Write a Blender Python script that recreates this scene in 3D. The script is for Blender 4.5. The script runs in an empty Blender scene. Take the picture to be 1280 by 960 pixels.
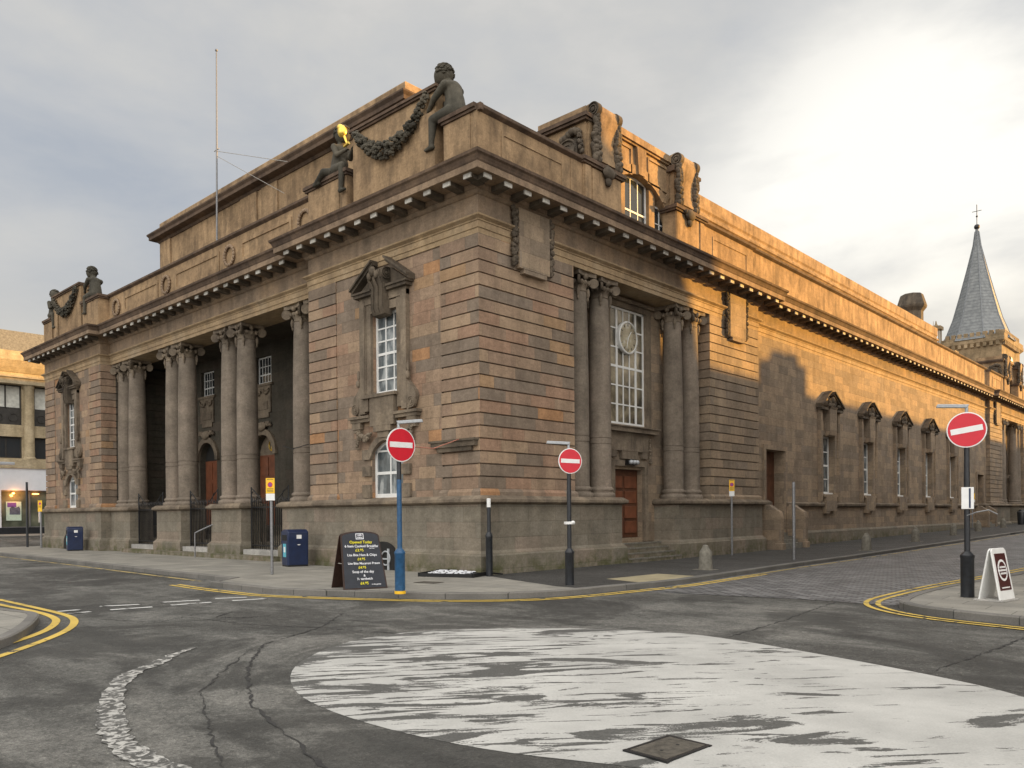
import bpy, bmesh, math, random
from mathutils import Vector, Matrix
R = math.radians
PI = math.pi
random.seed(7)
scene = bpy.context.scene
COL = scene.collection

# ------------------------------------------------------------------ camera
cam = bpy.data.cameras.new('camera')
co = bpy.data.objects.new('camera', cam); COL.objects.link(co); scene.camera = co
fw = Vector((-0.68033969, 0.73287602, -0.00553572)); rt = Vector((0.7328924, 0.68028953, -0.00865318)); up = Vector((0.00257582, 0.00994419, 0.99994724))
m = Matrix(((rt.x, up.x, -fw.x, 14.92663155), (rt.y, up.y, -fw.y, -14.86917125), (rt.z, up.z, -fw.z, 1.60), (0, 0, 0, 1)))
co.matrix_world = m
cam.sensor_width = 36; cam.lens = 1001.46 / 1280 * 36
cam.shift_y = (648.07 - 480) / 1280
cam.clip_start = 0.05; cam.clip_end = 3000

# ------------------------------------------------------------------ light
SUN_AZ, SUN_EL = R(50), R(8)          # azimuth from +X towards +Y
scene.view_settings.view_transform = 'Standard'; scene.view_settings.look = 'None'
scene.view_settings.gamma = 1; scene.view_settings.use_curve_mapping = False
scene.view_settings.exposure = 0.88
w = bpy.data.worlds.new('World'); scene.world = w; w.use_nodes = True
nt = w.node_tree; N = nt.nodes; L = nt.links; N.clear()
def nn(tree, t, **k):
    n = tree.nodes.new(t)
    for a, b in k.items(): setattr(n, a, b)
    return n
def val(tree, op, a, b=None, c=None, clamp=False):
    n = tree.nodes.new('ShaderNodeMath'); n.operation = op; n.use_clamp = clamp
    for i, v in enumerate((a, b, c)):
        if v is None: continue
        if isinstance(v, (int, float)): n.inputs[i].default_value = v
        else: tree.links.new(v, n.inputs[i])
    return n.outputs[0]
def ramp(tree, fac, stops, mode='LINEAR'):
    n = tree.nodes.new('ShaderNodeValToRGB'); n.color_ramp.interpolation = mode
    e = n.color_ramp.elements
    while len(e) > 1: e.remove(e[-1])
    e[0].position = stops[0][0]; e[0].color = (*stops[0][1], 1)
    for p, c in stops[1:]:
        x = e.new(p); x.color = (*c, 1)
    tree.links.new(fac, n.inputs[0]); return n.outputs[0]
def mixc(tree, fac, a, b, blend='MIX'):
    n = tree.nodes.new('ShaderNodeMix'); n.data_type = 'RGBA'; n.blend_type = blend
    if isinstance(fac, (int, float)): n.inputs[0].default_value = fac
    else: tree.links.new(fac, n.inputs[0])
    for i, v in ((6, a), (7, b)):
        if isinstance(v, tuple): n.inputs[i].default_value = (*v, 1)
        else: tree.links.new(v, n.inputs[i])
    return n.outputs[2]
def noise(tree, vec, scale, detail=4, rough=.55, dist=0.0):
    n = tree.nodes.new('ShaderNodeTexNoise'); n.inputs['Scale'].default_value = scale
    n.inputs['Detail'].default_value = detail; n.inputs['Roughness'].default_value = rough
    n.inputs['Distortion'].default_value = dist
    tree.links.new(vec, n.inputs['Vector']); return n.outputs['Fac']
def maprange(tree, v, a, b, c=0., d=1., smooth=False):
    n = tree.nodes.new('ShaderNodeMapRange'); n.inputs[1].default_value = a; n.inputs[2].default_value = b
    n.inputs[3].default_value = c; n.inputs[4].default_value = d
    if smooth: n.interpolation_type = 'SMOOTHSTEP'
    tree.links.new(v, n.inputs[0]); return n.outputs[0]
def mapping(tree, vec, scale=(1, 1, 1), rot=(0, 0, 0), loc=(0, 0, 0)):
    n = tree.nodes.new('ShaderNodeMapping'); n.inputs['Scale'].default_value = scale
    n.inputs['Rotation'].default_value = rot; n.inputs['Location'].default_value = loc
    tree.links.new(vec, n.inputs['Vector']); return n.outputs[0]

sky = nn(nt, 'ShaderNodeTexSky', sky_type='NISHITA'); sky.sun_disc = False
sky.sun_elevation = SUN_EL; sky.sun_rotation = PI / 2 - SUN_AZ
sky.air_density = 1.0; sky.dust_density = 2.0
tc = nn(nt, 'ShaderNodeTexCoord'); D = tc.outputs['Generated']
def dotv(v):
    n = nn(nt, 'ShaderNodeVectorMath', operation='DOT_PRODUCT'); L.new(D, n.inputs[0]); n.inputs[1].default_value = v; return n.outputs['Value']
cl1 = noise(nt, mapping(nt, D, (1.0, 1.0, 2.6), (0, R(8), 0), (3.1, .4, .2)), 2.0, 6, .5, .35)
cl2 = noise(nt, mapping(nt, D, (1, 1, 2.2), (0, 0, .6), (1.7, 5.2, 0)), 4.5, 5, .55, .2)
cl3 = noise(nt, mapping(nt, D, (1, 1, 2.4), (0, 0, .3), (7.7, 2.2, 1)), 11, 5, .6, .3)
cl = val(nt, 'ADD', val(nt, 'ADD', val(nt, 'MULTIPLY', cl1, .62), val(nt, 'MULTIPLY', cl2, .26)), val(nt, 'MULTIPLY', cl3, .12))
base = ramp(nt, maprange(nt, cl, .36, .66), [(0, (2.5, 2.68, 3.0)), (.35, (3.05, 3.12, 3.25)), (.7, (3.6, 3.55, 3.45)), (1, (4.2, 4.05, 3.85))])
# glow of the low sun behind the cloud, to the right of the street
gl = dotv((-0.235, .935, .27))
glow = maprange(nt, gl, .942, 1.0, 0, 1, True)
gn = maprange(nt, cl, .40, .60, .1, 1.25)
base = mixc(nt, val(nt, 'MULTIPLY', glow, gn, clamp=True), base, (6.3, 6.1, 5.65))
# warm pale band near the horizon
sz = nn(nt, 'ShaderNodeSeparateXYZ'); L.new(D, sz.inputs[0])
hz = maprange(nt, sz.outputs[2], .02, .36, .75, 0, True)
base = mixc(nt, hz, base, (4.9, 4.35, 3.5))
# unseen sky overhead and behind the viewer, brightened as fill for the facades
bk = maprange(nt, dotv((.66, -.62, .42)), -.1, .8, 0, 1, True)
zen = maprange(nt, sz.outputs[2], .58, .95, 0, 1, True)
br = val(nt, 'MAXIMUM', bk, val(nt, 'MULTIPLY', zen, .8))
base = mixc(nt, br, base, (13.0, 12.6, 12.0))
final = mixc(nt, .9, sky.outputs[0], base)
bg = nn(nt, 'ShaderNodeBackground'); bg.inputs['Strength'].default_value = .1
L.new(final, bg.inputs['Color'])
wo = nn(nt, 'ShaderNodeOutputWorld'); L.new(bg.outputs[0], wo.inputs[0])

sl = bpy.data.lights.new('sun', 'SUN'); sl.energy = 5.0; sl.angle = R(1.2); sl.color = (1, .54, .12)
so = bpy.data.objects.new('sun', sl); COL.objects.link(so)
sd = Vector((math.cos(SUN_AZ) * math.cos(SUN_EL), math.sin(SUN_AZ) * math.cos(SUN_EL), math.sin(SUN_EL)))
so.rotation_euler = sd.to_track_quat('Z', 'Y').to_euler()
so.location = sd * 60

# ------------------------------------------------------------------ materials
MATS = {}
def newmat(name):
    mt = bpy.data.materials.new(name); mt.use_nodes = True
    t = mt.node_tree; b = t.nodes['Principled BSDF']; MATS[name] = mt
    return mt, t, b
def wpos(t): return t.nodes.new('ShaderNodeNewGeometry').outputs['Position']
def bump(t, b, h, strength=.3, dist=.02):
    n = t.nodes.new('ShaderNodeBump'); n.inputs['Strength'].default_value = strength; n.inputs['Distance'].default_value = dist
    t.links.new(h, n.inputs['Height']); t.links.new(n.outputs[0], b.inputs['Normal'])
def simple(name, c, rough=.6, metal=0., var=.12, scale=8., bmp=.0):
    mt, t, b = newmat(name); p = wpos(t)
    n = noise(t, p, scale, 4)
    f = maprange(t, n, .3, .7, 1 - var, 1 + var)
    v = t.nodes.new('ShaderNodeCombineXYZ')
    for i in range(3): t.links.new(f, v.inputs[i])
    t.links.new(mixc(t, 1., c, v.outputs[0], 'MULTIPLY'), b.inputs['Base Color'])
    b.inputs['Roughness'].default_value = rough; b.inputs['Metallic'].default_value = metal
    if bmp: bump(t, b, noise(t, p, scale * 6, 3), bmp, .01)
    return mt
def stone(name, palette, rowh=0., width=.95, z0=0., joint=.45, streak=.22, moss=0., rough=.9, contrast=.18, soot=0.):
    mt, t, b = newmat(name)
    g = t.nodes.new('ShaderNodeNewGeometry'); P = g.outputs['Position']
    s = t.nodes.new('ShaderNodeSeparateXYZ'); t.links.new(P, s.inputs[0])
    if rowh:
        sn = t.nodes.new('ShaderNodeSeparateXYZ'); t.links.new(g.outputs['True Normal'], sn.inputs[0])
        ax = val(t, 'GREATER_THAN', val(t, 'ABSOLUTE', sn.outputs[0]), .6)
        u = val(t, 'ADD', val(t, 'MULTIPLY', s.outputs[0], val(t, 'SUBTRACT', 1, ax)), val(t, 'MULTIPLY', s.outputs[1], ax))
        v = val(t, 'DIVIDE', val(t, 'SUBTRACT', s.outputs[2], z0), rowh)
        row = val(t, 'FLOOR', v)
        wn = t.nodes.new('ShaderNodeTexWhiteNoise'); wn.noise_dimensions = '1D'; t.links.new(row, wn.inputs['W'])
        rr = wn.outputs['Value']
        wd = val(t, 'MULTIPLY_ADD', rr, .25 * width, width * .85)
        uu = val(t, 'DIVIDE', val(t, 'ADD', u, val(t, 'MULTIPLY', rr, 7.3)), wd)
        colm = val(t, 'FLOOR', uu)
        cv = t.nodes.new('ShaderNodeCombineXYZ'); t.links.new(colm, cv.inputs[0]); t.links.new(row, cv.inputs[1]); t.links.new(ax, cv.inputs[2])
        w2 = t.nodes.new('ShaderNodeTexWhiteNoise'); w2.noise_dimensions = '3D'; t.links.new(cv.outputs[0], w2.inputs['Vector'])
        c = ramp(t, w2.outputs['Value'], palette, 'CONSTANT')
        # soften: half block colour, half average
        fu = val(t, 'FRACT', uu); fv = val(t, 'FRACT', v)
        du = val(t, 'MULTIPLY', val(t, 'MINIMUM', fu, val(t, 'SUBTRACT', 1, fu)), width)
        dv = val(t, 'MULTIPLY', val(t, 'MINIMUM', fv, val(t, 'SUBTRACT', 1, fv)), rowh)
        d = val(t, 'MINIMUM', du, dv)
        jm = maprange(t, d, .003, .011, joint, 0)
        c = mixc(t, jm, c, (.055, .042, .032))
        hgt = maprange(t, d, .0, .02)
    else:
        c = ramp(t, noise(t, P, .55, 5, .6), palette)
        hgt = None
    n1 = noise(t, P, 1.1, 6, .62)
    n2 = noise(t, mapping(t, P, (2.6, 2.6, .4)), 1., 6, .62)
    n3 = noise(t, P, 22, 4, .6); n4 = noise(t, mapping(t, P, (1, 1, 1.8)), 5.5, 5, .65)
    k = val(t, 'MULTIPLY', maprange(t, n1, .3, .7, 1 - contrast, 1 + contrast), maprange(t, n2, .38, .72, 1.06, 1 - streak))
    k = val(t, 'MULTIPLY', k, maprange(t, n4, .3, .7, .84, 1.16))
    k = val(t, 'MULTIPLY', k, maprange(t, n3, .3, .7, .86, 1.13))
    cx = t.nodes.new('ShaderNodeCombineXYZ')
    for i in range(3): t.links.new(k, cx.inputs[i])
    c = mixc(t, 1., c, cx.outputs[0], 'MULTIPLY')
    if soot:
        sm = maprange(t, noise(t, mapping(t, P, (1.6, 1.6, .8)), 1.6, 6, .65, .3), .5, .66, 0, soot)
        c = mixc(t, sm, c, (.028, .024, .022))
    if moss:
        mm = val(t, 'MULTIPLY', maprange(t, s.outputs[2], .15, .62, moss, 0), maprange(t, noise(t, P, 2.6, 5, .6), .42, .62))
        c = mixc(t, mm, c, (.075, .078, .028))
    t.links.new(c, b.inputs['Base Color']); b.inputs['Roughness'].default_value = rough
    b.inputs['Specular IOR Level'].default_value = .25
    h = n3 if hgt is None else val(t, 'ADD', val(t, 'MULTIPLY', n3, .35), hgt)
    bump(t, b, h, .35, .012)
    return mt
PAL_F = [(0, (.205, .158, .118)), (.18, (.30, .212, .145)), (.36, (.265, .185, .13)), (.55, (.325, .232, .155)), (.70, (.30, .192, .13)), (.80, (.215, .168, .128)), (.92, (.33, .215, .125)), (.97, (.37, .205, .105))]
PAL_S = [(0, (.22, .172, .126)), (.2, (.285, .218, .152)), (.45, (.25, .192, .138)), (.65, (.30, .225, .155)), (.85, (.235, .186, .14))]
PAL_P = [(0, (.185, .162, .125)), (.25, (.205, .175, .135)), (.5, (.195, .172, .135)), (.75, (.22, .18, .14)), (.9, (.175, .155, .122))]
stone('ashlar_front', PAL_F, .335, 1.05, 2.285, .25)
stone('ashlar_plain', PAL_F, .335, .8, 2.285, .35)
stone('ashlar_side', PAL_S, .335, .95, 2.285, .3, .18)
stone('ashlar_pale', PAL_S, .42, .9, 0, .25, .18)
stone('plinth_stone', PAL_P, .42, 1.1, .55, .35, .14, .8)
stone('frieze_stone', [(.3, (.20, .155, .115)), (.5, (.27, .20, .14)), (.7, (.30, .21, .13))], 0, streak=.3)
stone('architrave_stone', [(.3, (.30, .22, .14)), (.5, (.36, .26, .155)), (.7, (.30, .235, .16))], 0, streak=.25)
stone('parapet_stone', [(.3, (.255, .17, .10)), (.5, (.33, .225, .13)), (.7, (.375, .255, .145))], .0, streak=.4, soot=.35)
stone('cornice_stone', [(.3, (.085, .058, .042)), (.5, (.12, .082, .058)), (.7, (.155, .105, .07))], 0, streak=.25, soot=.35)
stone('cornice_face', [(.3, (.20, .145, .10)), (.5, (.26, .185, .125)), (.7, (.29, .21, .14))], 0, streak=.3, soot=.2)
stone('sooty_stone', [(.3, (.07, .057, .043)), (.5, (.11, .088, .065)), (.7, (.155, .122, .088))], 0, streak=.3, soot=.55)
stone('carved_stone', [(.3, (.14, .11, .082)), (.5, (.20, .16, .118)), (.7, (.24, .19, .135))], 0, streak=.3, soot=.4)
stone('column_stone', [(.3, (.155, .128, .10)), (.5, (.20, .165, .13)), (.7, (.235, .19, .15))], 0, streak=.22, contrast=.14, soot=.12)
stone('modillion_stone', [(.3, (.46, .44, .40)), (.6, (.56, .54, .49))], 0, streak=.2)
stone('shaded_loggia_stone', [(a, tuple(x * .42 for x in c)) for a, c in PAL_P], .42, 1.1, .2, .3, .2)  # plinth palette darkened: the shade of the portico recess is put into the colour
stone('statue_bronze', [(.3, (.045, .042, .033)), (.5, (.075, .068, .052)), (.7, (.105, .09, .066))], 0, streak=.45, rough=.8)
stone('light_step', [(.3, (.30, .29, .27)), (.7, (.40, .385, .36))], 0, streak=.15)
simple('gold', (.85, .58, .12), .35, .85, .15, 20)
simple('white_paint', (.74, .74, .72), .5, 0, .06, 5)
simple('white_wall', (.72, .73, .76), .7, 0, .04, 3)
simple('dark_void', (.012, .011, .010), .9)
simple('red_door', (.165, .058, .028), .45, 0, .3, 3, .1)
simple('brown_door', (.10, .04, .02), .5, 0, .35, 4, .1)
simple('black_iron', (.012, .012, .013), .45, .2)
simple('black_paint', (.016, .018, .022), .38, 0, .35, 14)
simple('blue_paint', (.02, .085, .19), .4, 0, .25, 12)
simple('bin_blue', (.008, .018, .06), .35, 0, .2, 6)
simple('sign_red', (.60, .012, .03), .4, 0, .05)
simple('sign_white', (.78, .78, .77), .4, 0, .05)
simple('sign_yellow', (.85, .50, .02), .45, 0, .05)
simple('grey_steel', (.20, .20, .205), .5, .4, .2, 20)
simple('pale_steel', (.42, .44, .46), .5, .2, .12, 20)
simple('concrete', (.17, .158, .13), .9, 0, .3, 9, .3)
simple('slate_board', (.022, .026, .036), .6, 0, .2, 6)
simple('dark_wood', (.03, .012, .007), .55, 0, .3, 8)
simple('chalk_white', (.85, .86, .9), .9, 0, .05)
simple('chalk_yellow', (.85, .75, .03), .9, 0, .05)
simple('sticker_blue', (.10, .42, .52), .5)
simple('sticker_purple', (.16, .07, .30), .5)
simple('poster_pale', (.48, .62, .52), .6)
simple('poster_dark', (.09, .10, .14), .6, 0, .5, 5)
simple('maroon', (.06, .012, .012), .5)
simple('lead_grey', (.17, .18, .19), .6, .1, .2, 3)
simple('curtain', (.55, .55, .50), .9, 0, .2, 4)
simple('bronze_panel', (.035, .032, .028), .5, .1, .3, 4)
simple('tar', (.024, .023, .022), .8, 0, .5, 30)
simple('slate_roof', (.10, .10, .11), .8, 0, .3, 5, .2)
simple('rope', (.35, .33, .3), .9)
simple('pink_cable', (.5, .2, .14), .8)
mt, t, b = newmat('lamp_glow'); b.inputs['Base Color'].default_value = (1, .45, .1, 1); b.inputs['Emission Color'].default_value = (1, .38, .08, 1); b.inputs['Emission Strength'].default_value = 6
mt, t, b = newmat('glass'); b.inputs['Base Color'].default_value = (.03, .036, .042, 1); b.inputs['Roughness'].default_value = .06; b.inputs['Specular IOR Level'].default_value = .8
bump(t, b, noise(t, wpos(t), 1.8, 2), .06, .05)
mt, t, b = newmat('pale_glass'); n = noise(t, mapping(t, wpos(t), (1.5, 1.5, .6)), 2.2, 3)
t.links.new(ramp(t, n, [(.35, (.05, .06, .065)), (.52, (.12, .14, .15)), (.62, (.34, .36, .36))]), b.inputs['Base Color']); b.inputs['Roughness'].default_value = .12; b.inputs['Specular IOR Level'].default_value = .7
mt, t, b = newmat('warm_glass'); n = noise(t, wpos(t), 1.6, 4, .6, .5)
t.links.new(ramp(t, n, [(.38, (.05, .045, .035)), (.52, (.15, .13, .09)), (.66, (.30, .26, .18))]), b.inputs['Base Color']); b.inputs['Roughness'].default_value = .12
mt, t, b = newmat('clock_face'); n = noise(t, wpos(t), 3.0, 3)
t.links.new(ramp(t, n, [(.35, (.20, .17, .11)), (.55, (.36, .32, .22)), (.65, (.5, .48, .42))]), b.inputs['Base Color']); b.inputs['Roughness'].default_value = .25
mt, t, b = newmat('shop_glass'); n = noise(t, wpos(t), .9, 3)
t.links.new(ramp(t, n, [(.35, (.07, .08, .06)), (.6, (.17, .18, .13)), (.75, (.28, .28, .2))]), b.inputs['Base Color']); b.inputs['Roughness'].default_value = .08

# ---- ground materials
def asphalt(name, c0, c1, c2, patch=True, grain=1.0):
    mt, t, b = newmat(name); P = wpos(t)
    a = noise(t, mapping(t, P, (1, 1, 1), (0, 0, .7)), .16, 6, .62, .8)
    a2 = noise(t, mapping(t, P, (.5, 1.5, 1), (0, 0, R(43))), .8, 5, .6, .4)
    mx = val(t, 'ADD', val(t, 'MULTIPLY', a, .55), val(t, 'MULTIPLY', a2, .45))
    c = ramp(t, mx, [(.43, c0), (.50, c1), (.57, c2)])
    sp = noise(t, P, 38, 4, .75); sp2 = noise(t, P, 110, 2, .8); md = val(t, 'ADD', val(t, 'MULTIPLY', noise(t, P, 5.5, 6, .75), .5), val(t, 'MULTIPLY', noise(t, P, 17, 4, .8), .5))
    vo = t.nodes.new('ShaderNodeTexVoronoi'); vo.inputs['Scale'].default_value = 34; t.links.new(P, vo.inputs['Vector'])
    k = val(t, 'MULTIPLY', val(t, 'MULTIPLY', maprange(t, sp, .3, .7, .55, 1.45), maprange(t, sp2, .3, .7, .6, 1.4)), maprange(t, md, .36, .64, .55, 1.5))
    cx = t.nodes.new('ShaderNodeCombineXYZ')
    for i in range(3): t.links.new(k, cx.inputs[i])
    c = mixc(t, 1., c, cx.outputs[0], 'MULTIPLY')
    # pale chippings
    wnn = t.nodes.new('ShaderNodeTexWhiteNoise'); t.links.new(vo.outputs['Position'], wnn.inputs['Vector'])
    ch = val(t, 'MULTIPLY', val(t, 'GREATER_THAN', wnn.outputs['Value'], .955), maprange(t, vo.outputs['Distance'], .18, .42, 1, 0, ))
    c = mixc(t, val(t, 'MULTIPLY', ch, .75), c, (.30, .29, .25))
    if patch:
        s = maprange(t, noise(t, mapping(t, P, (1, 1, 1), (0, 0, .2), (4, 9, 0)), .33, 10, .72, .5), .49, .56)
        c = mixc(t, val(t, 'MULTIPLY', s, .7), c, (.034, .033, .030))
        ed = noise(t, P, 1.1, 5, .65, .9)
        cr = maprange(t, val(t, 'ABSOLUTE', val(t, 'SUBTRACT', ed, .5)), .002, .006, .5, 0)
        cr = val(t, 'MULTIPLY', cr, maprange(t, noise(t, P, .5, 2), .52, .6))
        c = mixc(t, cr, c, (.015, .015, .014))
    t.links.new(c, b.inputs['Base Color']); b.inputs['Roughness'].default_value = .78
    b.inputs['Specular IOR Level'].default_value = .35
    bump(t, b, val(t, 'ADD', val(t, 'ADD', sp, md), val(t, 'MULTIPLY', vo.outputs['Distance'], .6)), 1.0 * grain, .018)
    return mt, t, b, c, k, P
asphalt('asphalt', (.066, .064, .058), (.105, .103, .094), (.155, .150, .136))
asphalt('dark_pave', (.045, .043, .04), (.055, .053, .05), (.065, .062, .058), False, .8)
asphalt('patch_asphalt', (.045, .044, .041), (.058, .057, .053), (.072, .071, .066), False, 1.2)
def slabs(name, c0, c1, sx, sy, rot, jointc):
    mt, t, b = newmat(name); P = mapping(t, wpos(t), (1, 1, 1), (0, 0, rot))
    br = t.nodes.new('ShaderNodeTexBrick'); br.inputs['Scale'].default_value = 1
    br.inputs['Brick Width'].default_value = sx; br.inputs['Row Height'].default_value = sy
    br.inputs['Mortar Size'].default_value = .008; br.inputs['Mortar Smooth'].default_value = .3
    br.inputs['Color1'].default_value = (*c0, 1); br.inputs['Color2'].default_value = (*c1, 1); br.inputs['Mortar'].default_value = (*jointc, 1)
    t.links.new(P, br.inputs['Vector'])
    n = noise(t, P, .9, 6, .6); n2 = noise(t, P, 40, 3, .6)
    k = val(t, 'MULTIPLY', maprange(t, n, .3, .7, .75, 1.2), maprange(t, n2, .3, .7, .85, 1.15))
    cx = t.nodes.new('ShaderNodeCombineXYZ')
    for i in range(3): t.links.new(k, cx.inputs[i])
    t.links.new(mixc(t, 1., br.outputs['Color'], cx.outputs[0], 'MULTIPLY'), b.inputs['Base Color'])
    b.inputs['Roughness'].default_value = .85
    bump(t, b, val(t, 'SUBTRACT', val(t, 'MULTIPLY', n2, .3), br.outputs['Fac']), .4, .01)
slabs('paving_slabs', (.215, .205, .18), (.27, .255, .22), .9, .6, R(-2), (.09, .085, .07))
slabs('kerb_stone', (.12, .115, .105), (.17, .16, .145), .95, 5., 0, (.04, .04, .035))
slabs('tactile', (.30, .26, .16), (.34, .29, .18), .4, .4, 0, (.15, .13, .09))
# setts
mt, t, b = newmat('setts'); P = mapping(t, wpos(t), (1, 1, 1), (0, 0, R(0)))
br = t.nodes.new('ShaderNodeTexBrick'); br.inputs['Scale'].default_value = 1
br.inputs['Brick Width'].default_value = .32; br.inputs['Row Height'].default_value = .17
br.inputs['Mortar Size'].default_value = .028; br.inputs['Mortar Smooth'].default_value = .8
br.inputs['Color1'].default_value = (.08, .083, .088, 1); br.inputs['Color2'].default_value = (.21, .21, .21, 1); br.inputs['Mortar'].default_value = (.03, .029, .027, 1)
t.links.new(P, br.inputs['Vector'])
n = noise(t, P, .5, 5, .6); n2 = noise(t, P, 30, 3, .6)
k = val(t, 'MULTIPLY', maprange(t, n, .3, .7, .75, 1.25), maprange(t, n2, .3, .7, .8, 1.2))
cx = t.nodes.new('ShaderNodeCombineXYZ')
for i in range(3): t.links.new(k, cx.inputs[i])
t.links.new(mixc(t, 1., br.outputs['Color'], cx.outputs[0], 'MULTIPLY'), b.inputs['Base Color'])
b.inputs['Roughness'].default_value = .55
bump(t, b, val(t, 'SUBTRACT', val(t, 'MULTIPLY', n2, .3), br.outputs['Fac']), .9, .03)
def paint(name, c, wear, scale, dirn=0., stretch=(1, 1, 1), under=(.062, .060, .055), edge=.02, left=None, det=7, fine=False):
    mt, t, b = newmat(name); P0 = wpos(t)
    P = mapping(t, mapping(t, P0, (1, 1, 1), (0, 0, dirn)), stretch)
    a = noise(t, P, scale, det, .6, .9)
    a2 = noise(t, P0, 60, 3, .7)
    if fine:
        fa = noise(t, mapping(t, P, (.9, 2.2, 1), (0, 0, .12), (3, 7, 0)), scale * 2.1, 6, .62, .5)
        th0 = val(t, 'MINIMUM', val(t, 'ADD', a, .045), val(t, 'ADD', fa, .03)); th = val(t, 'ADD', th0, val(t, 'MULTIPLY', val(t, 'SUBTRACT', a2, .5), .10))
    else: th = val(t, 'ADD', a, val(t, 'MULTIPLY', val(t, 'SUBTRACT', a2, .5), .10))
    if left is not None:
        s = t.nodes.new('ShaderNodeSeparateXYZ'); t.links.new(mapping(t, P0, (1, 1, 1), (0, 0, dirn)), s.inputs[0])
        th = val(t, 'ADD', th, maprange(t, s.outputs[0], left[0], left[1], left[2], left[3]))
    mk = maprange(t, th, wear - edge, wear + edge)
    k = val(t, 'MULTIPLY', maprange(t, a2, .3, .7, .88, 1.08), maprange(t, noise(t, P0, .8, 6, .65), .3, .7, .74, 1.14))
    cx = t.nodes.new('ShaderNodeCombineXYZ')
    for i in range(3): t.links.new(k, cx.inputs[i])
    pc = mixc(t, 1., c, cx.outputs[0], 'MULTIPLY')
    un = mixc(t, maprange(t, noise(t, P0, 45, 3, .7), .3, .7), tuple(x * .6 for x in under), tuple(x * 1.35 for x in under))
    t.links.new(mixc(t, mk, un, pc), b.inputs['Base Color']); b.inputs['Roughness'].default_value = .75
    bump(t, b, val(t, 'ADD', a2, mk), .35, .008)
paint('roundabout_paint', (.45, .445, .42), .425, .8, R(-49), (.7, 2.1, 1), (.08, .079, .073), .008, (-2.6, 3.2, -.075, .012), 9, True)
paint('yellow_paint', (.60, .42, .08), .40, 2.2, 0)
paint('faded_yellow', (.40, .31, .12), .47, 2.0, 0, under=(.10, .095, .085))
paint('line_white', (.55, .55, .53), .44, 2.4, 0)
paint('worn_white', (.46, .45, .42), .525, 11.0, 0, edge=.05, under=(.075, .073, .067))

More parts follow.
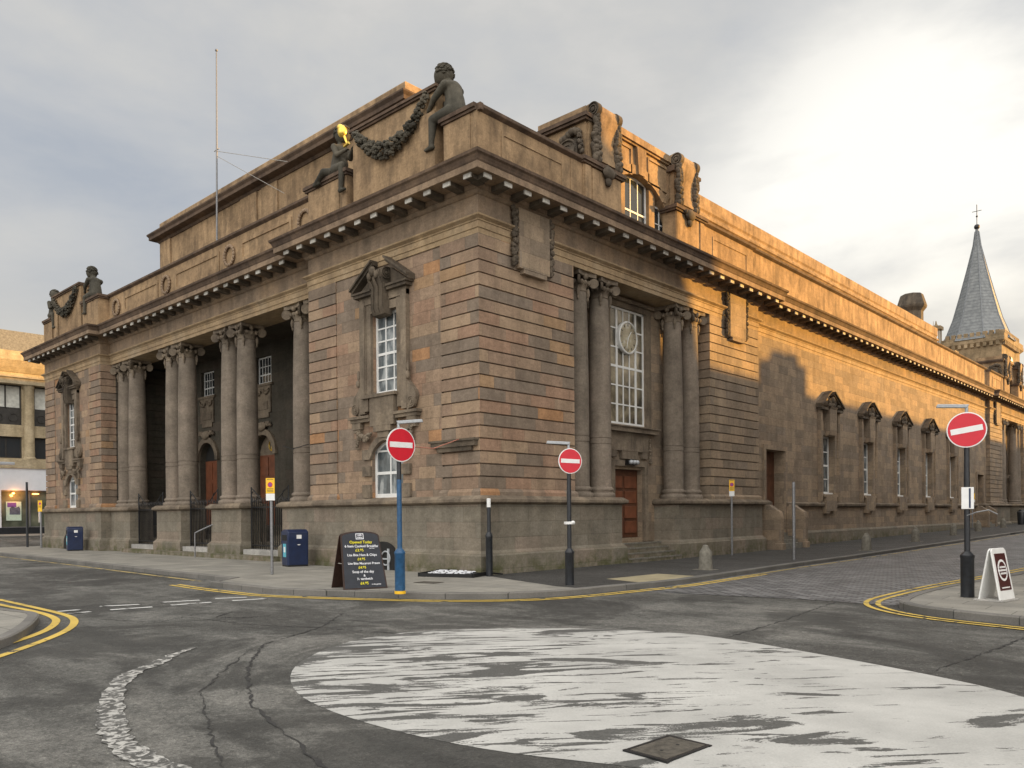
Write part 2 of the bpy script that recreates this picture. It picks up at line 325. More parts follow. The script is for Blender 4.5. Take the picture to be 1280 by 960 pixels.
# ------------------------------------------------------------------ mesh building
class MB:
    def __init__(s, O=(0, 0, 0), U=(1, 0, 0), W=(0, -1, 0)):
        s.isl = []; s.v = []; s.f = []; s.O = Vector(O); s.U = Vector(U); s.W = Vector(W)
    def p(s, u, w, z): return s.O + s.U * u + s.W * w + Vector((0, 0, z))
    def add(s, pts, faces):
        n = len(s.v); s.isl.append((n, n + len(pts))); s.v += [s.p(*q) for q in pts]; s.f += [tuple(i + n for i in f) for f in faces]; return s
    def box(s, u0, u1, w0, w1, z0, z1):
        return s.add([(u0, w0, z0), (u1, w0, z0), (u1, w1, z0), (u0, w1, z0), (u0, w0, z1), (u1, w0, z1), (u1, w1, z1), (u0, w1, z1)],
                     [(0, 1, 2, 3), (4, 7, 6, 5), (0, 4, 5, 1), (1, 5, 6, 2), (2, 6, 7, 3), (3, 7, 4, 0)])
    def hexa(s, b4, t4):
        return s.add(list(b4) + list(t4), [(0, 1, 2, 3), (4, 7, 6, 5), (0, 4, 5, 1), (1, 5, 6, 2), (2, 6, 7, 3), (3, 7, 4, 0)])
    def prism_w(s, pts, w0, w1):        # polygon in (u,z), extruded along w
        n = len(pts)
        return s.add([(a, w0, c) for a, c in pts] + [(a, w1, c) for a, c in pts],
                     [tuple(range(n))[::-1], tuple(range(n, 2 * n))] + [(i, (i + 1) % n, n + (i + 1) % n, n + i) for i in range(n)])
    def prism_u(s, pts, u0, u1):        # polygon in (w,z), extruded along u
        n = len(pts)
        return s.add([(u0, a, c) for a, c in pts] + [(u1, a, c) for a, c in pts],
                     [tuple(range(n))[::-1], tuple(range(n, 2 * n))] + [(i, (i + 1) % n, n + (i + 1) % n, n + i) for i in range(n)])
    def prism_z(s, pts, z0, z1):        # polygon in (u,w)
        n = len(pts)
        return s.add([(a, c, z0) for a, c in pts] + [(a, c, z1) for a, c in pts],
                     [tuple(range(n))[::-1], tuple(range(n, 2 * n))] + [(i, (i + 1) % n, n + (i + 1) % n, n + i) for i in range(n)])
    def lathe(s, c, prof, n=24, ph=0.):  # vertical axis at (u,w)
        pts = []; fs = []
        for r, z in prof:
            for i in range(n):
                a = 2 * PI * i / n + ph; pts.append((c[0] + r * math.cos(a), c[1] + r * math.sin(a), z))
        for j in range(len(prof) - 1):
            for i in range(n):
                k = (i + 1) % n; fs.append((j * n + i, j * n + k, (j + 1) * n + k, (j + 1) * n + i))
        fs.append(tuple(range(n))[::-1]); fs.append(tuple((len(prof) - 1) * n + i for i in range(n)))
        return s.add(pts, fs)
    def disc(s, c, ax, prof, n=24, ref=None):   # lathe about an arbitrary axis (local), prof [(r, t)]
        ax = Vector(ax).normalized(); a = ax.orthogonal().normalized(); b2 = ax.cross(a)
        pts = []; fs = []; c = Vector(c)
        for r, t_ in prof:
            for i in range(n):
                q = c + ax * t_ + (a * math.cos(2 * PI * i / n) + b2 * math.sin(2 * PI * i / n)) * r; pts.append(tuple(q))
        for j in range(len(prof) - 1):
            for i in range(n):
                k = (i + 1) % n; fs.append((j * n + i, j * n + k, (j + 1) * n + k, (j + 1) * n + i))
        fs.append(tuple(range(n))[::-1]); fs.append(tuple((len(prof) - 1) * n + i for i in range(n)))
        return s.add(pts, fs)
    def tube(s, p0, p1, r0, r1=None, n=10):
        p0 = Vector(p0); p1 = Vector(p1); r1 = r0 if r1 is None else r1
        return s.disc(p0, p1 - p0, [(r0, 0), (r1, (p1 - p0).length)], n)
    def path(s, pts, r, n=8):
        for i in range(len(pts) - 1):
            s.tube(pts[i], pts[i + 1], r, r, n)
            if i: s.ball(pts[i], (r, r, r), 6, 4)
        return s
    def ball(s, c, r, n=10, m=7):
        if isinstance(r, (int, float)): r = (r, r, r)
        pts = [(c[0], c[1], c[2] - r[2])]; fs = []
        for j in range(1, m):
            a = -PI / 2 + PI * j / m
            for i in range(n):
                b_ = 2 * PI * i / n; pts.append((c[0] + r[0] * math.cos(a) * math.cos(b_), c[1] + r[1] * math.cos(a) * math.sin(b_), c[2] + r[2] * math.sin(a)))
        pts.append((c[0], c[1], c[2] + r[2])); T = len(pts) - 1
        for i in range(n):
            k = (i + 1) % n; fs.append((0, 1 + k, 1 + i)); fs.append((T, 1 + (m - 2) * n + i, 1 + (m - 2) * n + k))
            for j in range(m - 2): fs.append((1 + j * n + i, 1 + j * n + k, 1 + (j + 1) * n + k, 1 + (j + 1) * n + i))
        return s.add(pts, fs)
    def ring(s, c, R_, r, ax=(0, 1, 0), n=28, m=6, a0=0, a1=2 * PI, sq=1.0):
        ax = Vector(ax).normalized(); a = Vector((1, 0, 0)) if abs(ax.x) < .9 else Vector((0, 1, 0)); a = (a - ax * a.dot(ax)).normalized(); b2 = ax.cross(a)
        full = abs(a1 - a0 - 2 * PI) < 1e-4; pts = []; fs = []; c = Vector(c); K = n if full else n + 1
        for i in range(K):
            th = a0 + (a1 - a0) * i / n; d = a * math.cos(th) + b2 * math.sin(th) * sq
            for j in range(m):
                ph = 2 * PI * j / m; pts.append(tuple(c + d * R_ + d.normalized() * (r * math.cos(ph)) + ax * (r * math.sin(ph))))
        for i in range(n):
            k = (i + 1) % K
            for j in range(m): l = (j + 1) % m; fs.append((i * m + j, k * m + j, k * m + l, i * m + l))
        return s.add(pts, fs)
    def wall(s, u0, u1, z0, z1, w, holes, depth=.3):
        """flat wall at w with openings; holes: (ua,ub,za,zb[,arch]) arch = rise of a segmental/round head"""
        us = sorted({u0, u1} | {h[0] for h in holes} | {h[1] for h in holes}); zs = sorted({z0, z1} | {h[2] for h in holes} | {h[3] for h in holes})
        us = [x for x in us if u0 - 1e-6 <= x <= u1 + 1e-6]; zs = [x for x in zs if z0 - 1e-6 <= x <= z1 + 1e-6]
        for i in range(len(us) - 1):
            for j in range(len(zs) - 1):
                cu = (us[i] + us[i + 1]) / 2; cz = (zs[j] + zs[j + 1]) / 2
                if any(h[0] < cu < h[1] and h[2] < cz < h[3] for h in holes): continue
                s.add([(us[i], w, zs[j]), (us[i + 1], w, zs[j]), (us[i + 1], w, zs[j + 1]), (us[i], w, zs[j + 1])], [(0, 1, 2, 3)])
        for h in holes:
            ua, ub, za, zb = h[:4]; rise = h[4] if len(h) > 4 else 0
            pts = [(ua, za), (ub, za)]
            if rise:
                c = (ua + ub) / 2; hw = (ub - ua) / 2; Rr = (hw * hw + rise * rise) / (2 * rise); zc = zb - Rr; a = math.asin(min(1, hw / Rr))
                if rise >= hw: a = PI / 2
                arc = [(c + Rr * math.sin(a - 2 * a * k / 14), zc + Rr * math.cos(a - 2 * a * k / 14)) for k in range(15)]
                pts += arc
                # spandrels
                mid = 7
                s.add([(ub, w, zb)] + [(x, w, z) for x, z in arc[:mid + 1]], [tuple(range(mid + 2))])
                s.add([(ua, w, zb)] + [(x, w, z) for x, z in arc[mid:]], [tuple(range(16 - mid))])
            else: pts += [(ub, zb), (ua, zb)]
            n = len(pts)
            s.add([(x, w, z) for x, z in pts] + [(x, w - depth, z) for x, z in pts], [(i, (i + 1) % n, n + (i + 1) % n, n + i) for i in range(n)])
        return s
    def out(s, name, mat, parent=None, smooth=0, tag=None, drape=False, bev=0):
        me = bpy.data.meshes.new(name)
        me.from_pydata([tuple(x) for x in s.v], [], s.f)
        bm = bmesh.new(); bm.from_mesh(me)
        if drape:
            for pl in (((0, 14, 0), (0, 1, 0)), ((-37, 0, 0), (1, 0, 0)), ((-47, 0, 0), (1, 0, 0))):
                bmesh.ops.bisect_plane(bm, geom=bm.verts[:] + bm.edges[:] + bm.faces[:], plane_co=pl[0], plane_no=pl[1], dist=1e-5)
            for x in bm.verts: x.co.z += gz(x.co.x, x.co.y)
        bmesh.ops.recalc_face_normals(bm, faces=bm.faces[:])
        bm.to_mesh(me); bm.free()
        if smooth:
            for f in me.polygons: f.use_smooth = True
            me.set_sharp_from_angle(angle=R(smooth))
        me.materials.append(MATS[mat])
        o = bpy.data.objects.new(name, me); COL.objects.link(o)
        if parent is not None: o.parent = parent
        if bev:
            b_ = o.modifiers.new('bevel', 'BEVEL'); b_.width = bev; b_.segments = 2; b_.limit_method = 'ANGLE'
        return o
def gz(x, y): return .0085 * max(0, y - 14) + .62 * min(1, max(0, (-37 - x) / 10))
def sweep(prof, path, closed=True, mb=None, off0=0):
    """sweep a profile [(offset,z)] along plan path [(x,y)]; outward is to the right of travel"""
    mb = mb or MB(W=(0, 1, 0)); n = len(path); dirs = []
    for i in range(n - 1):
        d = Vector((path[i + 1][0] - path[i][0], path[i + 1][1] - path[i][1])).normalized(); dirs.append(d)
    sect = []
    for i in range(n):
        if i == 0: nr = Vector((dirs[0].y, -dirs[0].x)); k = 1
        elif i == n - 1: nr = Vector((dirs[-1].y, -dirs[-1].x)); k = 1
        else:
            a = Vector((dirs[i - 1].y, -dirs[i - 1].x)); b_ = Vector((dirs[i].y, -dirs[i].x)); nr = (a + b_).normalized(); k = 1 / max(.3, nr.dot(a))
        sect.append([(path[i][0] + nr.x * o * k, path[i][1] + nr.y * o * k, z) for o, z in prof])
    m_ = len(prof); pts = [q for s_ in sect for q in s_]; fs = []
    for i in range(n - 1):
        for j in range(m_ if closed else m_ - 1):
            k = (j + 1) % m_; fs.append((i * m_ + j, (i + 1) * m_ + j, (i + 1) * m_ + k, i * m_ + k))
    if closed: fs.append(tuple(range(m_))); fs.append(tuple((n - 1) * m_ + j for j in range(m_))[::-1])
    mb.add(pts, fs); return mb
def empty(name, loc, label, cat, group=None, rz=0):
    o = bpy.data.objects.new(name, None); COL.objects.link(o); o.location = loc; o.rotation_euler = (0, 0, rz); o.empty_display_size = .3
    o['label'] = label; o['category'] = cat
    if group: o['group'] = group
    return o
def tag(o, label=None, cat=None, group=None, kind=None):
    if label: o['label'] = label
    if cat: o['category'] = cat
    if group: o['group'] = group
    if kind: o['kind'] = kind
    return o
def kids(o): return [c for c in bpy.data.objects if c.parent == o]
def dup(root, loc, rz=None, label=None, group=None):
    def cp(o, par):
        c = o.copy(); COL.objects.link(c)
        if par is not None: c.parent = par
        for k_ in kids0[o.name]: cp(k_, c)
        return c
    kids0 = {}
    def walk(o):
        kids0[o.name] = kids(o)
        for k_ in kids0[o.name]: walk(k_)
    walk(root); r = cp(root, None); r.location = loc
    if rz is not None: r.rotation_euler = (0, 0, rz)
    if label: r['label'] = label
    if group: r['group'] = group
    return r

# ------------------------------------------------------------------ ground
def flat(name, pts, z, mat, kind='structure'):
    mb = MB(W=(0, 1, 0)); mb.add([(x, y, z) for x, y in pts], [tuple(range(len(pts)))])
    o = mb.out(name, mat, drape=True)
    return tag(o, kind=kind)
g = MB(W=(0, 1, 0)); g.add([(-400, -300, -.12), (400, -300, -.12), (400, 500, -.12), (-400, 500, -.12)], [(0, 1, 2, 3)])
tag(g.out('road', 'asphalt', drape=True), kind='structure')
def smoothp(pts, closed=False, it=2):
    for _ in range(it):
        q = []; n = len(pts)
        rng = range(n) if closed else range(n - 1)
        if not closed: q.append(pts[0])
        for i in rng:
            a = pts[i]; b_ = pts[(i + 1) % n]
            q.append((a[0] * .75 + b_[0] * .25, a[1] * .75 + b_[1] * .25)); q.append((a[0] * .25 + b_[0] * .75, a[1] * .25 + b_[1] * .75))
        if not closed: q.append(pts[-1])
        pts = q
    return pts
K1 = [(-36.4, 30), (-36.4, -2.6), (-35.2, -3.55), (-28, -3.76), (-17.2, -4.08), (-8.6, -4.46), (-4.7, -4.5), (-3.95, -5.46), (-2.4, -5.5), (-1., -5.5), (.14, -5.07), (1.76, -4.37), (2.7, -3.98)]
K1b = smoothp([(2.7, -3.98), (3.6, -3.3), (4.15, -2.5), (4.4, -1.6), (4.55, -.2), (4.85, 1.6), (4.75, 3.5), (4.62, 6), (4.45, 9), (4.3, 14), (4.3, 30), (4.2, 60), (4.2, 110)], it=1)
K = K1 + K1b[1:]
poly = K + [(-36.4, 110)]
def prism(name, poly, z0, z1, mat):
    mb = MB(W=(0, 1, 0)); mb.prism_z(poly, z0, z1); o = mb.out(name, mat, drape=True); return tag(o, kind='structure')
prism('pavement', poly, -.3, -.004, 'paving_slabs')
flat('pavement', [(.6, -.15), (1.6, -.55), (3.6, -1.25), (4.3, -1.3), (4.55, .4), (4.62, 1.7), (4.5, 3.5), (4.35, 9), (4.1, 14), (4.1, 110), (-2, 110), (-2, 0), (0, 0)], .0, 'dark_pave')
flat('pavement', [(3.35, .95), (4.55, .6), (4.68, 1.7), (4.6, 3.), (3.45, 3.1)], .004, 'tactile')
def kerb(pts, w_=.16, z1=.008, mat='kerb_stone', zl=-.3):
    return tag(sweep([(.006, zl), (.006, z1 - .02), (-.02, z1), (-w_, z1), (-w_, zl)], pts).out('kerb', mat, drape=True), kind='structure')
# outward is right of travel; K runs anticlockwise with the road on the right
kerb([(x, y) for x, y in K])
# left island pavement
L1 = smoothp([(-9, -10.55), (-3, -10.62), (-1.2, -10.6), (-.3, -10.35), (.5, -10.6), (1.8, -11.14), (2.9, -11.76), (5.5, -14.2), (8, -17.5)], it=2)
prism('pavement', L1 + [(8, -24), (-9, -24)], -.3, -.004, 'paving_slabs')
kerb(L1[::-1])
# right corner pavement
R1 = smoothp([(10.62, 110), (10.62, 9), (10.36, 6.7), (10.12, 4.3), (10.05, 2), (10.2, .35), (10.55, -.3), (11.2, -.72), (12.4, -1.05), (15, -1.7), (40, -4)], it=2)
prism('pavement', R1 + [(40, 110)], -.3, -.004, 'paving_slabs')
kerb(R1[::-1][::-1] if False else R1)
# setts street
flat('cobbled_street', [(4.9, -.15), (6, .0), (8.4, .48), (10.1, .42), (10.3, 2), (10.3, 4.5), (10.8, 9), (10.8, 110), (4, 110), (4, 9), (4.3, 3)], -.116, 'setts')
# far side street and pavement in front of the shop
prism('pavement', [(-44.2, -40), (-44.2, 60), (-47, 60), (-47, -40)], -.3, -.004, 'paving_slabs')
kerb([(-44.2, 60), (-44.2, -40)][::-1][::-1])
def ribbon(pts, w_, z, name, mat, kind='structure', widths=None):
    mb = MB(W=(0, 1, 0)); n = len(pts); P_ = []
    for i in range(n):
        a = Vector(pts[max(0, i - 1)]); b_ = Vector(pts[min(n - 1, i + 1)]); d = (b_ - a).normalized(); nr = Vector((d.y, -d.x)); ww = (widths[i] if widths else w_) / 2
        P_.append((pts[i][0] + nr.x * ww, pts[i][1] + nr.y * ww, z)); P_.append((pts[i][0] - nr.x * ww, pts[i][1] - nr.y * ww, z))
    mb.add(P_, [(2 * i, 2 * i + 1, 2 * i + 3, 2 * i + 2) for i in range(n - 1)])
    return tag(mb.out(name, mat, drape=True), kind=kind)
def offset(pts, o):
    q = []
    for i in range(len(pts)):
        a = Vector(pts[max(0, i - 1)]); b_ = Vector(pts[min(len(pts) - 1, i + 1)]); d = (b_ - a).normalized(); q.append((pts[i][0] + d.y * o, pts[i][1] - d.x * o))
    return q
YB = smoothp([(-5.1, -5.75), (-3.6, -5.85), (-2, -5.85), (-.8, -5.8), (.3, -5.4), (1.8, -4.75), (2.9, -4.2), (3.8, -3.45), (4.4, -2.65), (4.7, -1.6), (4.85, -.2), (5.1, 1.6), (5.02, 3.5), (4.88, 6)], it=1)
ribbon(YB, .1, -.1115, 'road_marking', 'yellow_paint')
ribbon(offset(YB, .2), .1, -.1115, 'road_marking', 'yellow_paint')
ribbon([(4.88, 6), (4.72, 9), (4.6, 14), (4.6, 60)], .12, -.108, 'road_marking', 'faded_yellow')
ribbon([(-35, -3.95), (-28, -4.1), (-17.2, -4.42), (-8.6, -4.8), (-5.6, -4.9)], .14, -.1115, 'road_marking', 'faded_yellow')
LY = smoothp([(-9, -9.9), (-4.5, -9.85), (-2.2, -9.85), (-.4, -9.86), (.54, -10.05), (1.59, -10.5), (2.6, -11.2), (3.7, -12.1), (5.4, -13.7)], it=2)
ribbon(LY, .12, -.1115, 'road_marking', 'yellow_paint')
LY2 = smoothp([(-9, -10.2), (-3.3, -10.15), (-1.4, -10.04), (-.13, -10.14), (.68, -10.4), (1.62, -10.88), (2.63, -11.72), (5.0, -13.9)], it=2)
ribbon(LY2, .12, -.1115, 'road_marking', 'yellow_paint')
RY = smoothp([(10.25, 14), (9.95, 8.5), (9.66, 5), (9.6, 2.2), (9.68, .75), (10.2, -.25), (11.1, -.98), (12.5, -1.35), (15, -2.0), (24, -3)], it=2)
ribbon(RY, .09, -.108, 'road_marking', 'yellow_paint')
ribbon(offset(RY, .2), .09, -.108, 'road_marking', 'yellow_paint')
for a, b_ in (((-1.16, -9.81), (-1.14, -9.39)), ((-.63, -9.79), (-.65, -9.41)), ((-1.42, -8.97), (-1.14, -8.29)), ((-.66, -9.06), (-.51, -8.35)), ((-1.19, -7.91), (-.98, -7.19)), ((-.54, -7.98), (-.4, -7.23)), ((-1.02, -6.83), (-.73, -6.27)), ((-.34, -6.81), (-.13, -6.13))):
    ribbon([a, b_], .15, -.1115, 'road_marking', 'line_white')
arc = smoothp([(4.7, -10.0), (5.0, -10.4), (5.5, -10.85), (5.85, -11.3), (6.6, -11.75), (7.5, -12.11), (8.4, -12.42), (9.0, -12.5), (9.6, -12.5), (10.4, -12.4)], it=3)
ribbon(arc, .2, -.1115, 'road_marking', 'worn_white', widths=[.03 + .12 * min(1, i / 32) + .12 * random.random() for i in range(len(arc))])
# mini roundabout: a low painted dome
ell = smoothp([(6.95, -9.98), (6.2, -9.1), (5.72, -8.08), (5.85, -7.04), (6.7, -6.02), (7.86, -5.2), (8.89, -4.87), (9.6, -4.9), (10.83, -5.22), (12.18, -5.67), (13.34, -6.2), (14.1, -7.2), (14.2, -8.5), (13.6, -9.5), (12.6, -10.1), (11.71, -10.4), (10.9, -10.72), (9.93, -10.86), (8.9, -10.82), (8.0, -10.6)], True, 2)
mb = MB(W=(0, 1, 0)); c0 = (9.9, -7.9); ne = len(ell); pts = [(c0[0], c0[1], -.088)]
for k, zz in ((.35, -.09), (.7, -.099), (.93, -.108), (1., -.117)):
    pts += [(c0[0] + (x - c0[0]) * k, c0[1] + (y - c0[1]) * k, zz) for x, y in ell]
fs = [(0, 1 + i, 1 + (i + 1) % ne) for i in range(ne)]
for r_ in range(3):
    fs += [(1 + r_ * ne + i, 1 + (r_ + 1) * ne + i, 1 + (r_ + 1) * ne + (i + 1) % ne, 1 + r_ * ne + (i + 1) % ne) for i in range(ne)]
mb.add(pts, fs); tag(mb.out('road_marking', 'roundabout_paint', smooth=60), kind='structure')
def crack(pts, w_=.03, seed=1, z=-.1135):
    rd = random.Random(seed); q = []
    for i in range(len(pts) - 1):
        for k in range(22):
            t_ = k / 22; q.append((pts[i][0] * (1 - t_) + pts[i + 1][0] * t_ + rd.uniform(-.025, .025), pts[i][1] * (1 - t_) + pts[i + 1][1] * t_ + rd.uniform(-.025, .025)))
    q.append(pts[-1]); ribbon(q, w_, z, 'road_crack', 'tar', widths=[w_ * rd.choice((.15, .3, .5, .8, 1.1)) for _ in q])
crack([(5.2, -9.3), (6.6, -10.3), (8.2, -11.15), (10.3, -11.75), (12, -12)], .04, 1)
crack([(5.4, -9.6), (7.3, -11.2), (9.2, -12.0), (11, -12.7)], .025, 2)
crack([(5.2, -9.3), (4.4, -7.9), (3.2, -6.6)], .03, 3)
crack([(1.6, -8.6), (3.2, -8.4), (4.4, -7.9), (5.8, -7.5)], .03, 4)
crack([(9.6, -4.8), (9.5, -3), (9.3, -1.4), (9.1, .4)], .03, 5)
crack([(12.4, -5.5), (12.6, -3.2), (12.7, -1.4)], .03, 6)
crack([(4.5, .35), (6.2, .05), (8.3, .45), (9.8, .4)], .05, 7, -.111)
crack([(2.2, -7.2), (1.2, -8.2), (1.8, -9.2), (.6, -9.7)], .025, 8)
crack([(1.4, -7.7), (1.9, -8.3), (2.3, -8.1), (2.5, -7.6)], .05, 9)
crack([(11.2, -11.6), (12.2, -10.9), (12.7, -10.2)], .02, 10)

# manhole cover in the roundabout
o = empty('manhole_cover', (11.81, -9.88, -.104), 'rusty square manhole cover with two lifting holes at the edge of the painted roundabout', 'manhole cover', rz=R(-4)); o.scale = (.88, .82, 1)
mb = MB(W=(0, 1, 0)); mb.box(-.18, .18, -.29, .29, -.04, .012)
simple('rust_iron', (.085, .075, .06), .8, .2, .4, 18, .5)
mb.out('cover', 'rust_iron', o, bev=.004)
mb = MB(W=(0, 1, 0))
for a in (-1, 1): mb.box(-.22, .22, a * .315 - .02, a * .315 + .02, -.04, .01); mb.box(a * .2 - .015, a * .2 + .015, -.295, .295, -.04, .01)
mb.out('frame', 'black_iron', o)
for a in (-.12, .12):
    mb = MB(W=(0, 1, 0)); mb.lathe((.02, a), [(.016, 0), (.016, .0135)], 10); mb.out('lifting_hole', 'dark_void', o)
mb = MB(W=(0, 1, 0)); mb.box(-.3, .3, -.2, .2, 0, .006)
o = mb.out('pavement_hatch', 'rust_iron'); o.location = (.6, -2.35, .002); o.rotation_euler = (0, 0, .2); tag(o, 'worn rectangular access cover set in the corner pavement near the fallen board', 'access cover')

# ------------------------------------------------------------------ CITY HALL
HALL = empty('city_hall', (-16.9, 0, 0), 'large brown sandstone city hall with columned portico, rusticated corners and a sunlit side wall', 'city hall')
def clusters(mb):
    isl = mb.isl; B = []
    for a, b_ in isl:
        q = mb.v[a:b_]; B.append((min(x.x for x in q) - .02, max(x.x for x in q) + .02, min(x.y for x in q) - .02, max(x.y for x in q) + .02, min(x.z for x in q) - .02, max(x.z for x in q) + .02))
    n = len(B); par = list(range(n))
    def fd(i):
        while par[i] != i: par[i] = par[par[i]]; i = par[i]
        return i
    for i in range(n):
        for j in range(i):
            if fd(i) != fd(j) and B[i][0] <= B[j][1] and B[j][0] <= B[i][1] and B[i][2] <= B[j][3] and B[j][2] <= B[i][3] and B[i][4] <= B[j][5] and B[j][4] <= B[i][5]: par[fd(i)] = fd(j)
    gr = {}
    for i in range(n): gr.setdefault(fd(i), []).append(i)
    return sorted(gr.values(), key=lambda g_: -len(g_))
def part(mb, name, mat, smooth=0, parent=None, bev=0):
    if name not in ('core_wall', 'roof') and 1 < len(mb.isl) < 500:
        gr = clusters(mb)
        if len(gr) > 1:
            res = []
            for g_ in gr:
                m2_ = MB(); mp = {}
                for i in g_:
                    a, b_ = mb.isl[i]
                    for k_ in range(a, b_): mp[k_] = len(m2_.v); m2_.v.append(mb.v[k_])
                m2_.f = [tuple(mp[q] for q in f) for f in mb.f if f[0] in mp]; m2_.isl = [(0, len(m2_.v))]
                res.append(part(m2_, name, mat, smooth, parent, bev))
            return res[0]
    o = mb.out(name, mat, None, smooth, bev=bev); p_ = parent or HALL
    o.parent = p_; o.matrix_parent_inverse = Matrix.Translation(-Vector((-16.9, 0, 0)))
    return o
# NB: HALL sits at x=-16.9; children keep world coordinates through the parent inverse; sub-parts use a plain parent
def sub(mb, name, mat, parent, smooth=0, bev=0):
    return mb.out(name, mat, parent, smooth, bev=bev)
XF = -33.8                                 # far front corner
FRONT = [(XF, 18), (XF, 0), (-25.85, 0), (-25.85, .45), (-7.95, .45), (-7.95, 0), (0, 0), (0, 16.15), (-.28, 16.15), (-.28, 55.2), (0, 55.2), (0, 71.35), (-12, 71.35)]
# core mass
mb = MB(W=(0, 1, 0))
mb.box(XF + .6, -25.95, 1.2, 12, -.4, 10.6); mb.box(-25.95, -7.85, 4.6, 12, -.4, 10.6); mb.box(-7.85, -1.6, 1.2, 12, -.4, 10.6)
mb.box(XF + .6, -1.7, 12, 71, -.4, 10.6)
mb.box(-7.9, -.7, .7, 3.9, -.4, 9); mb.box(-6.5, -.7, 12.25, 54.6, 8., 10.6)
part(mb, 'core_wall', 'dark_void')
# entablature
EN = [(-1.2, 9.0), (0, 9.0), (0, 9.14), (.025, 9.145), (.025, 9.32), (.05, 9.325), (.05, 9.36), (.14, 9.42), (.15, 9.46), (.0, 9.47), (.0, 10.0), (.05, 10.02), (.12, 10.09), (.16, 10.1), (.16, 10.12), (-1.2, 10.12)]
part(sweep([q for q in EN if q[1] <= 9.465 or q[0] < -1][:9] + [(-1.2, 9.46)], FRONT), 'architrave', 'architrave_stone')
part(sweep([(-1.2, 9.461), (0, 9.461), (0, 10.0), (.05, 10.02), (.12, 10.09), (.12, 10.12), (-1.2, 10.12)], FRONT), 'frieze', 'frieze_stone')
part(sweep([(-1.2, 10.121), (.14, 10.121), (.18, 10.2), (.18, 10.235), (.80, 10.235), (.80, 10.24), (.80, 10.40), (.76, 10.405), (-1.2, 10.405)], FRONT), 'cornice', 'cornice_face')
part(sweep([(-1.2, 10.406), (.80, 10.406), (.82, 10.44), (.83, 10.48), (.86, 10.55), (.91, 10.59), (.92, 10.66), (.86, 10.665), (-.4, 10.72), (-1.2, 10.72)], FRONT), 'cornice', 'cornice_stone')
# modillions: each bracket a part with its pale end cap; the far ones beyond the nearest hundred as one mass
mods = []
def modrow(p0, p1):
    d = Vector(p1) - Vector(p0); Ln = d.length; d.normalize(); nr = Vector((d.y, -d.x)); n = max(1, round(Ln / .775)); st = Ln / n
    for i in range(n): mods.append((Vector(p0) + d * (st * (i + .5)), d, nr))
modrow((XF - .6, -.0), (-25.3, 0)); modrow((-25.0, .45), (-8.8, .45)); modrow((-8.55, 0), (.7, 0))
modrow((0, -.7), (0, 16.8)); modrow((-.28, 17.0), (-.28, 54.4)); modrow((0, 54.5), (0, 71.35))
mods.sort(key=lambda q: (q[0] - Vector((14.9, -14.9))).length)
def modmesh(mb, mc, c, d, nr):
    def q(a, b_, z): v_ = c + d * a + nr * b_; return (v_.x, v_.y, z)
    mb.hexa([q(-.12, .18, 10.08), (q(.12, .18, 10.08)), q(.12, .66, 10.13), q(-.12, .66, 10.13)], [q(-.12, .18, 10.237), q(.12, .18, 10.237), q(.12, .66, 10.237), q(-.12, .66, 10.237)])
    mc.hexa([q(-.135, .661, 10.115), (q(.135, .661, 10.115)), q(.135, .70, 10.115), q(-.135, .70, 10.115)], [q(-.135, .661, 10.232), q(.135, .661, 10.232), q(.135, .70, 10.232), q(-.135, .70, 10.232)])
for c, d, nr in mods[:100]:
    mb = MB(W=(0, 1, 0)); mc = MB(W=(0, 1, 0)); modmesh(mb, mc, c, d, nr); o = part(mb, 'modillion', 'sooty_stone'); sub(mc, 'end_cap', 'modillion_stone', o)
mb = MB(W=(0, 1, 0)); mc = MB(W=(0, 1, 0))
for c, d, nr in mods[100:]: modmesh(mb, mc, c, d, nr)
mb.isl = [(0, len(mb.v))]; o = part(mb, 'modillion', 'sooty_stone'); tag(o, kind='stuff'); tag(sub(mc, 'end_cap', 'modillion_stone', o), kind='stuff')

# plinth + string
PL = [(-.6, -.3), (.2, -.3), (.2, .5), (.17, .54), (.08, .64), (.08, 1.86), (.2, 1.9), (.24, 1.93), (.24, 2.0), (.16, 2.06), (.1, 2.1), (-.6, 2.1)]
SEG = [[(-10.22, 1.2), (-10.22, .45), (-7.95, .45), (-7.95, 0), (0, 0), (0, 6.22), (-1.2, 6.22)],
       [(-1.2, 9.82), (0, 9.82), (0, 16.15), (-.28, 16.15), (-.28, 17.2), (-1.0, 17.2)],
       [(-1.2, 54.1), (-.28, 54.1), (-.28, 55.2), (0, 55.2), (0, 61.42), (-1.2, 61.42)],
       [(-1.2, 65.02), (0, 65.02), (0, 71.35), (-2, 71.35)],
       [(XF, 18), (XF, 0), (-25.85, 0), (-25.85, .45), (-23.58, .45), (-23.58, 1.2)],
       [(-15.48, 1.2), (-15.48, .45), (-13.28, .45), (-13.28, 1.2)], [(-20.52, 1.2), (-20.52, .45), (-18.32, .45), (-18.32, 1.2)]]
for s_ in SEG:
    part(sweep([q for q in PL[:6]] + [(-.6, 1.86)], s_, True), 'plinth', 'plinth_stone')
    part(sweep([(-.6, 1.861), (.08, 1.861)] + PL[6:], s_, True), 'string_course', 'carved_stone')
for x0, x1 in ((-15.45, -13.3), (-20.5, -18.34), (-10.2, -8.1), (-25.7, -23.6)): part(MB(W=(0, 1, 0)).box(x0, x1, .5, 1.5, 0, 2.09), 'pedestal', 'plinth_stone')
# long side plinth
sweep([(-.6, -.3), (.06, -.3), (.06, .62), (.03, .68), (0, .72), (-.6, .72)], [(-1.2, 19.2), (-.28, 19.2), (-.28, 52.2), (-1.2, 52.2)], True, m1 := MB(W=(0, 1, 0)))
part(m1, 'plinth', 'plinth_stone')
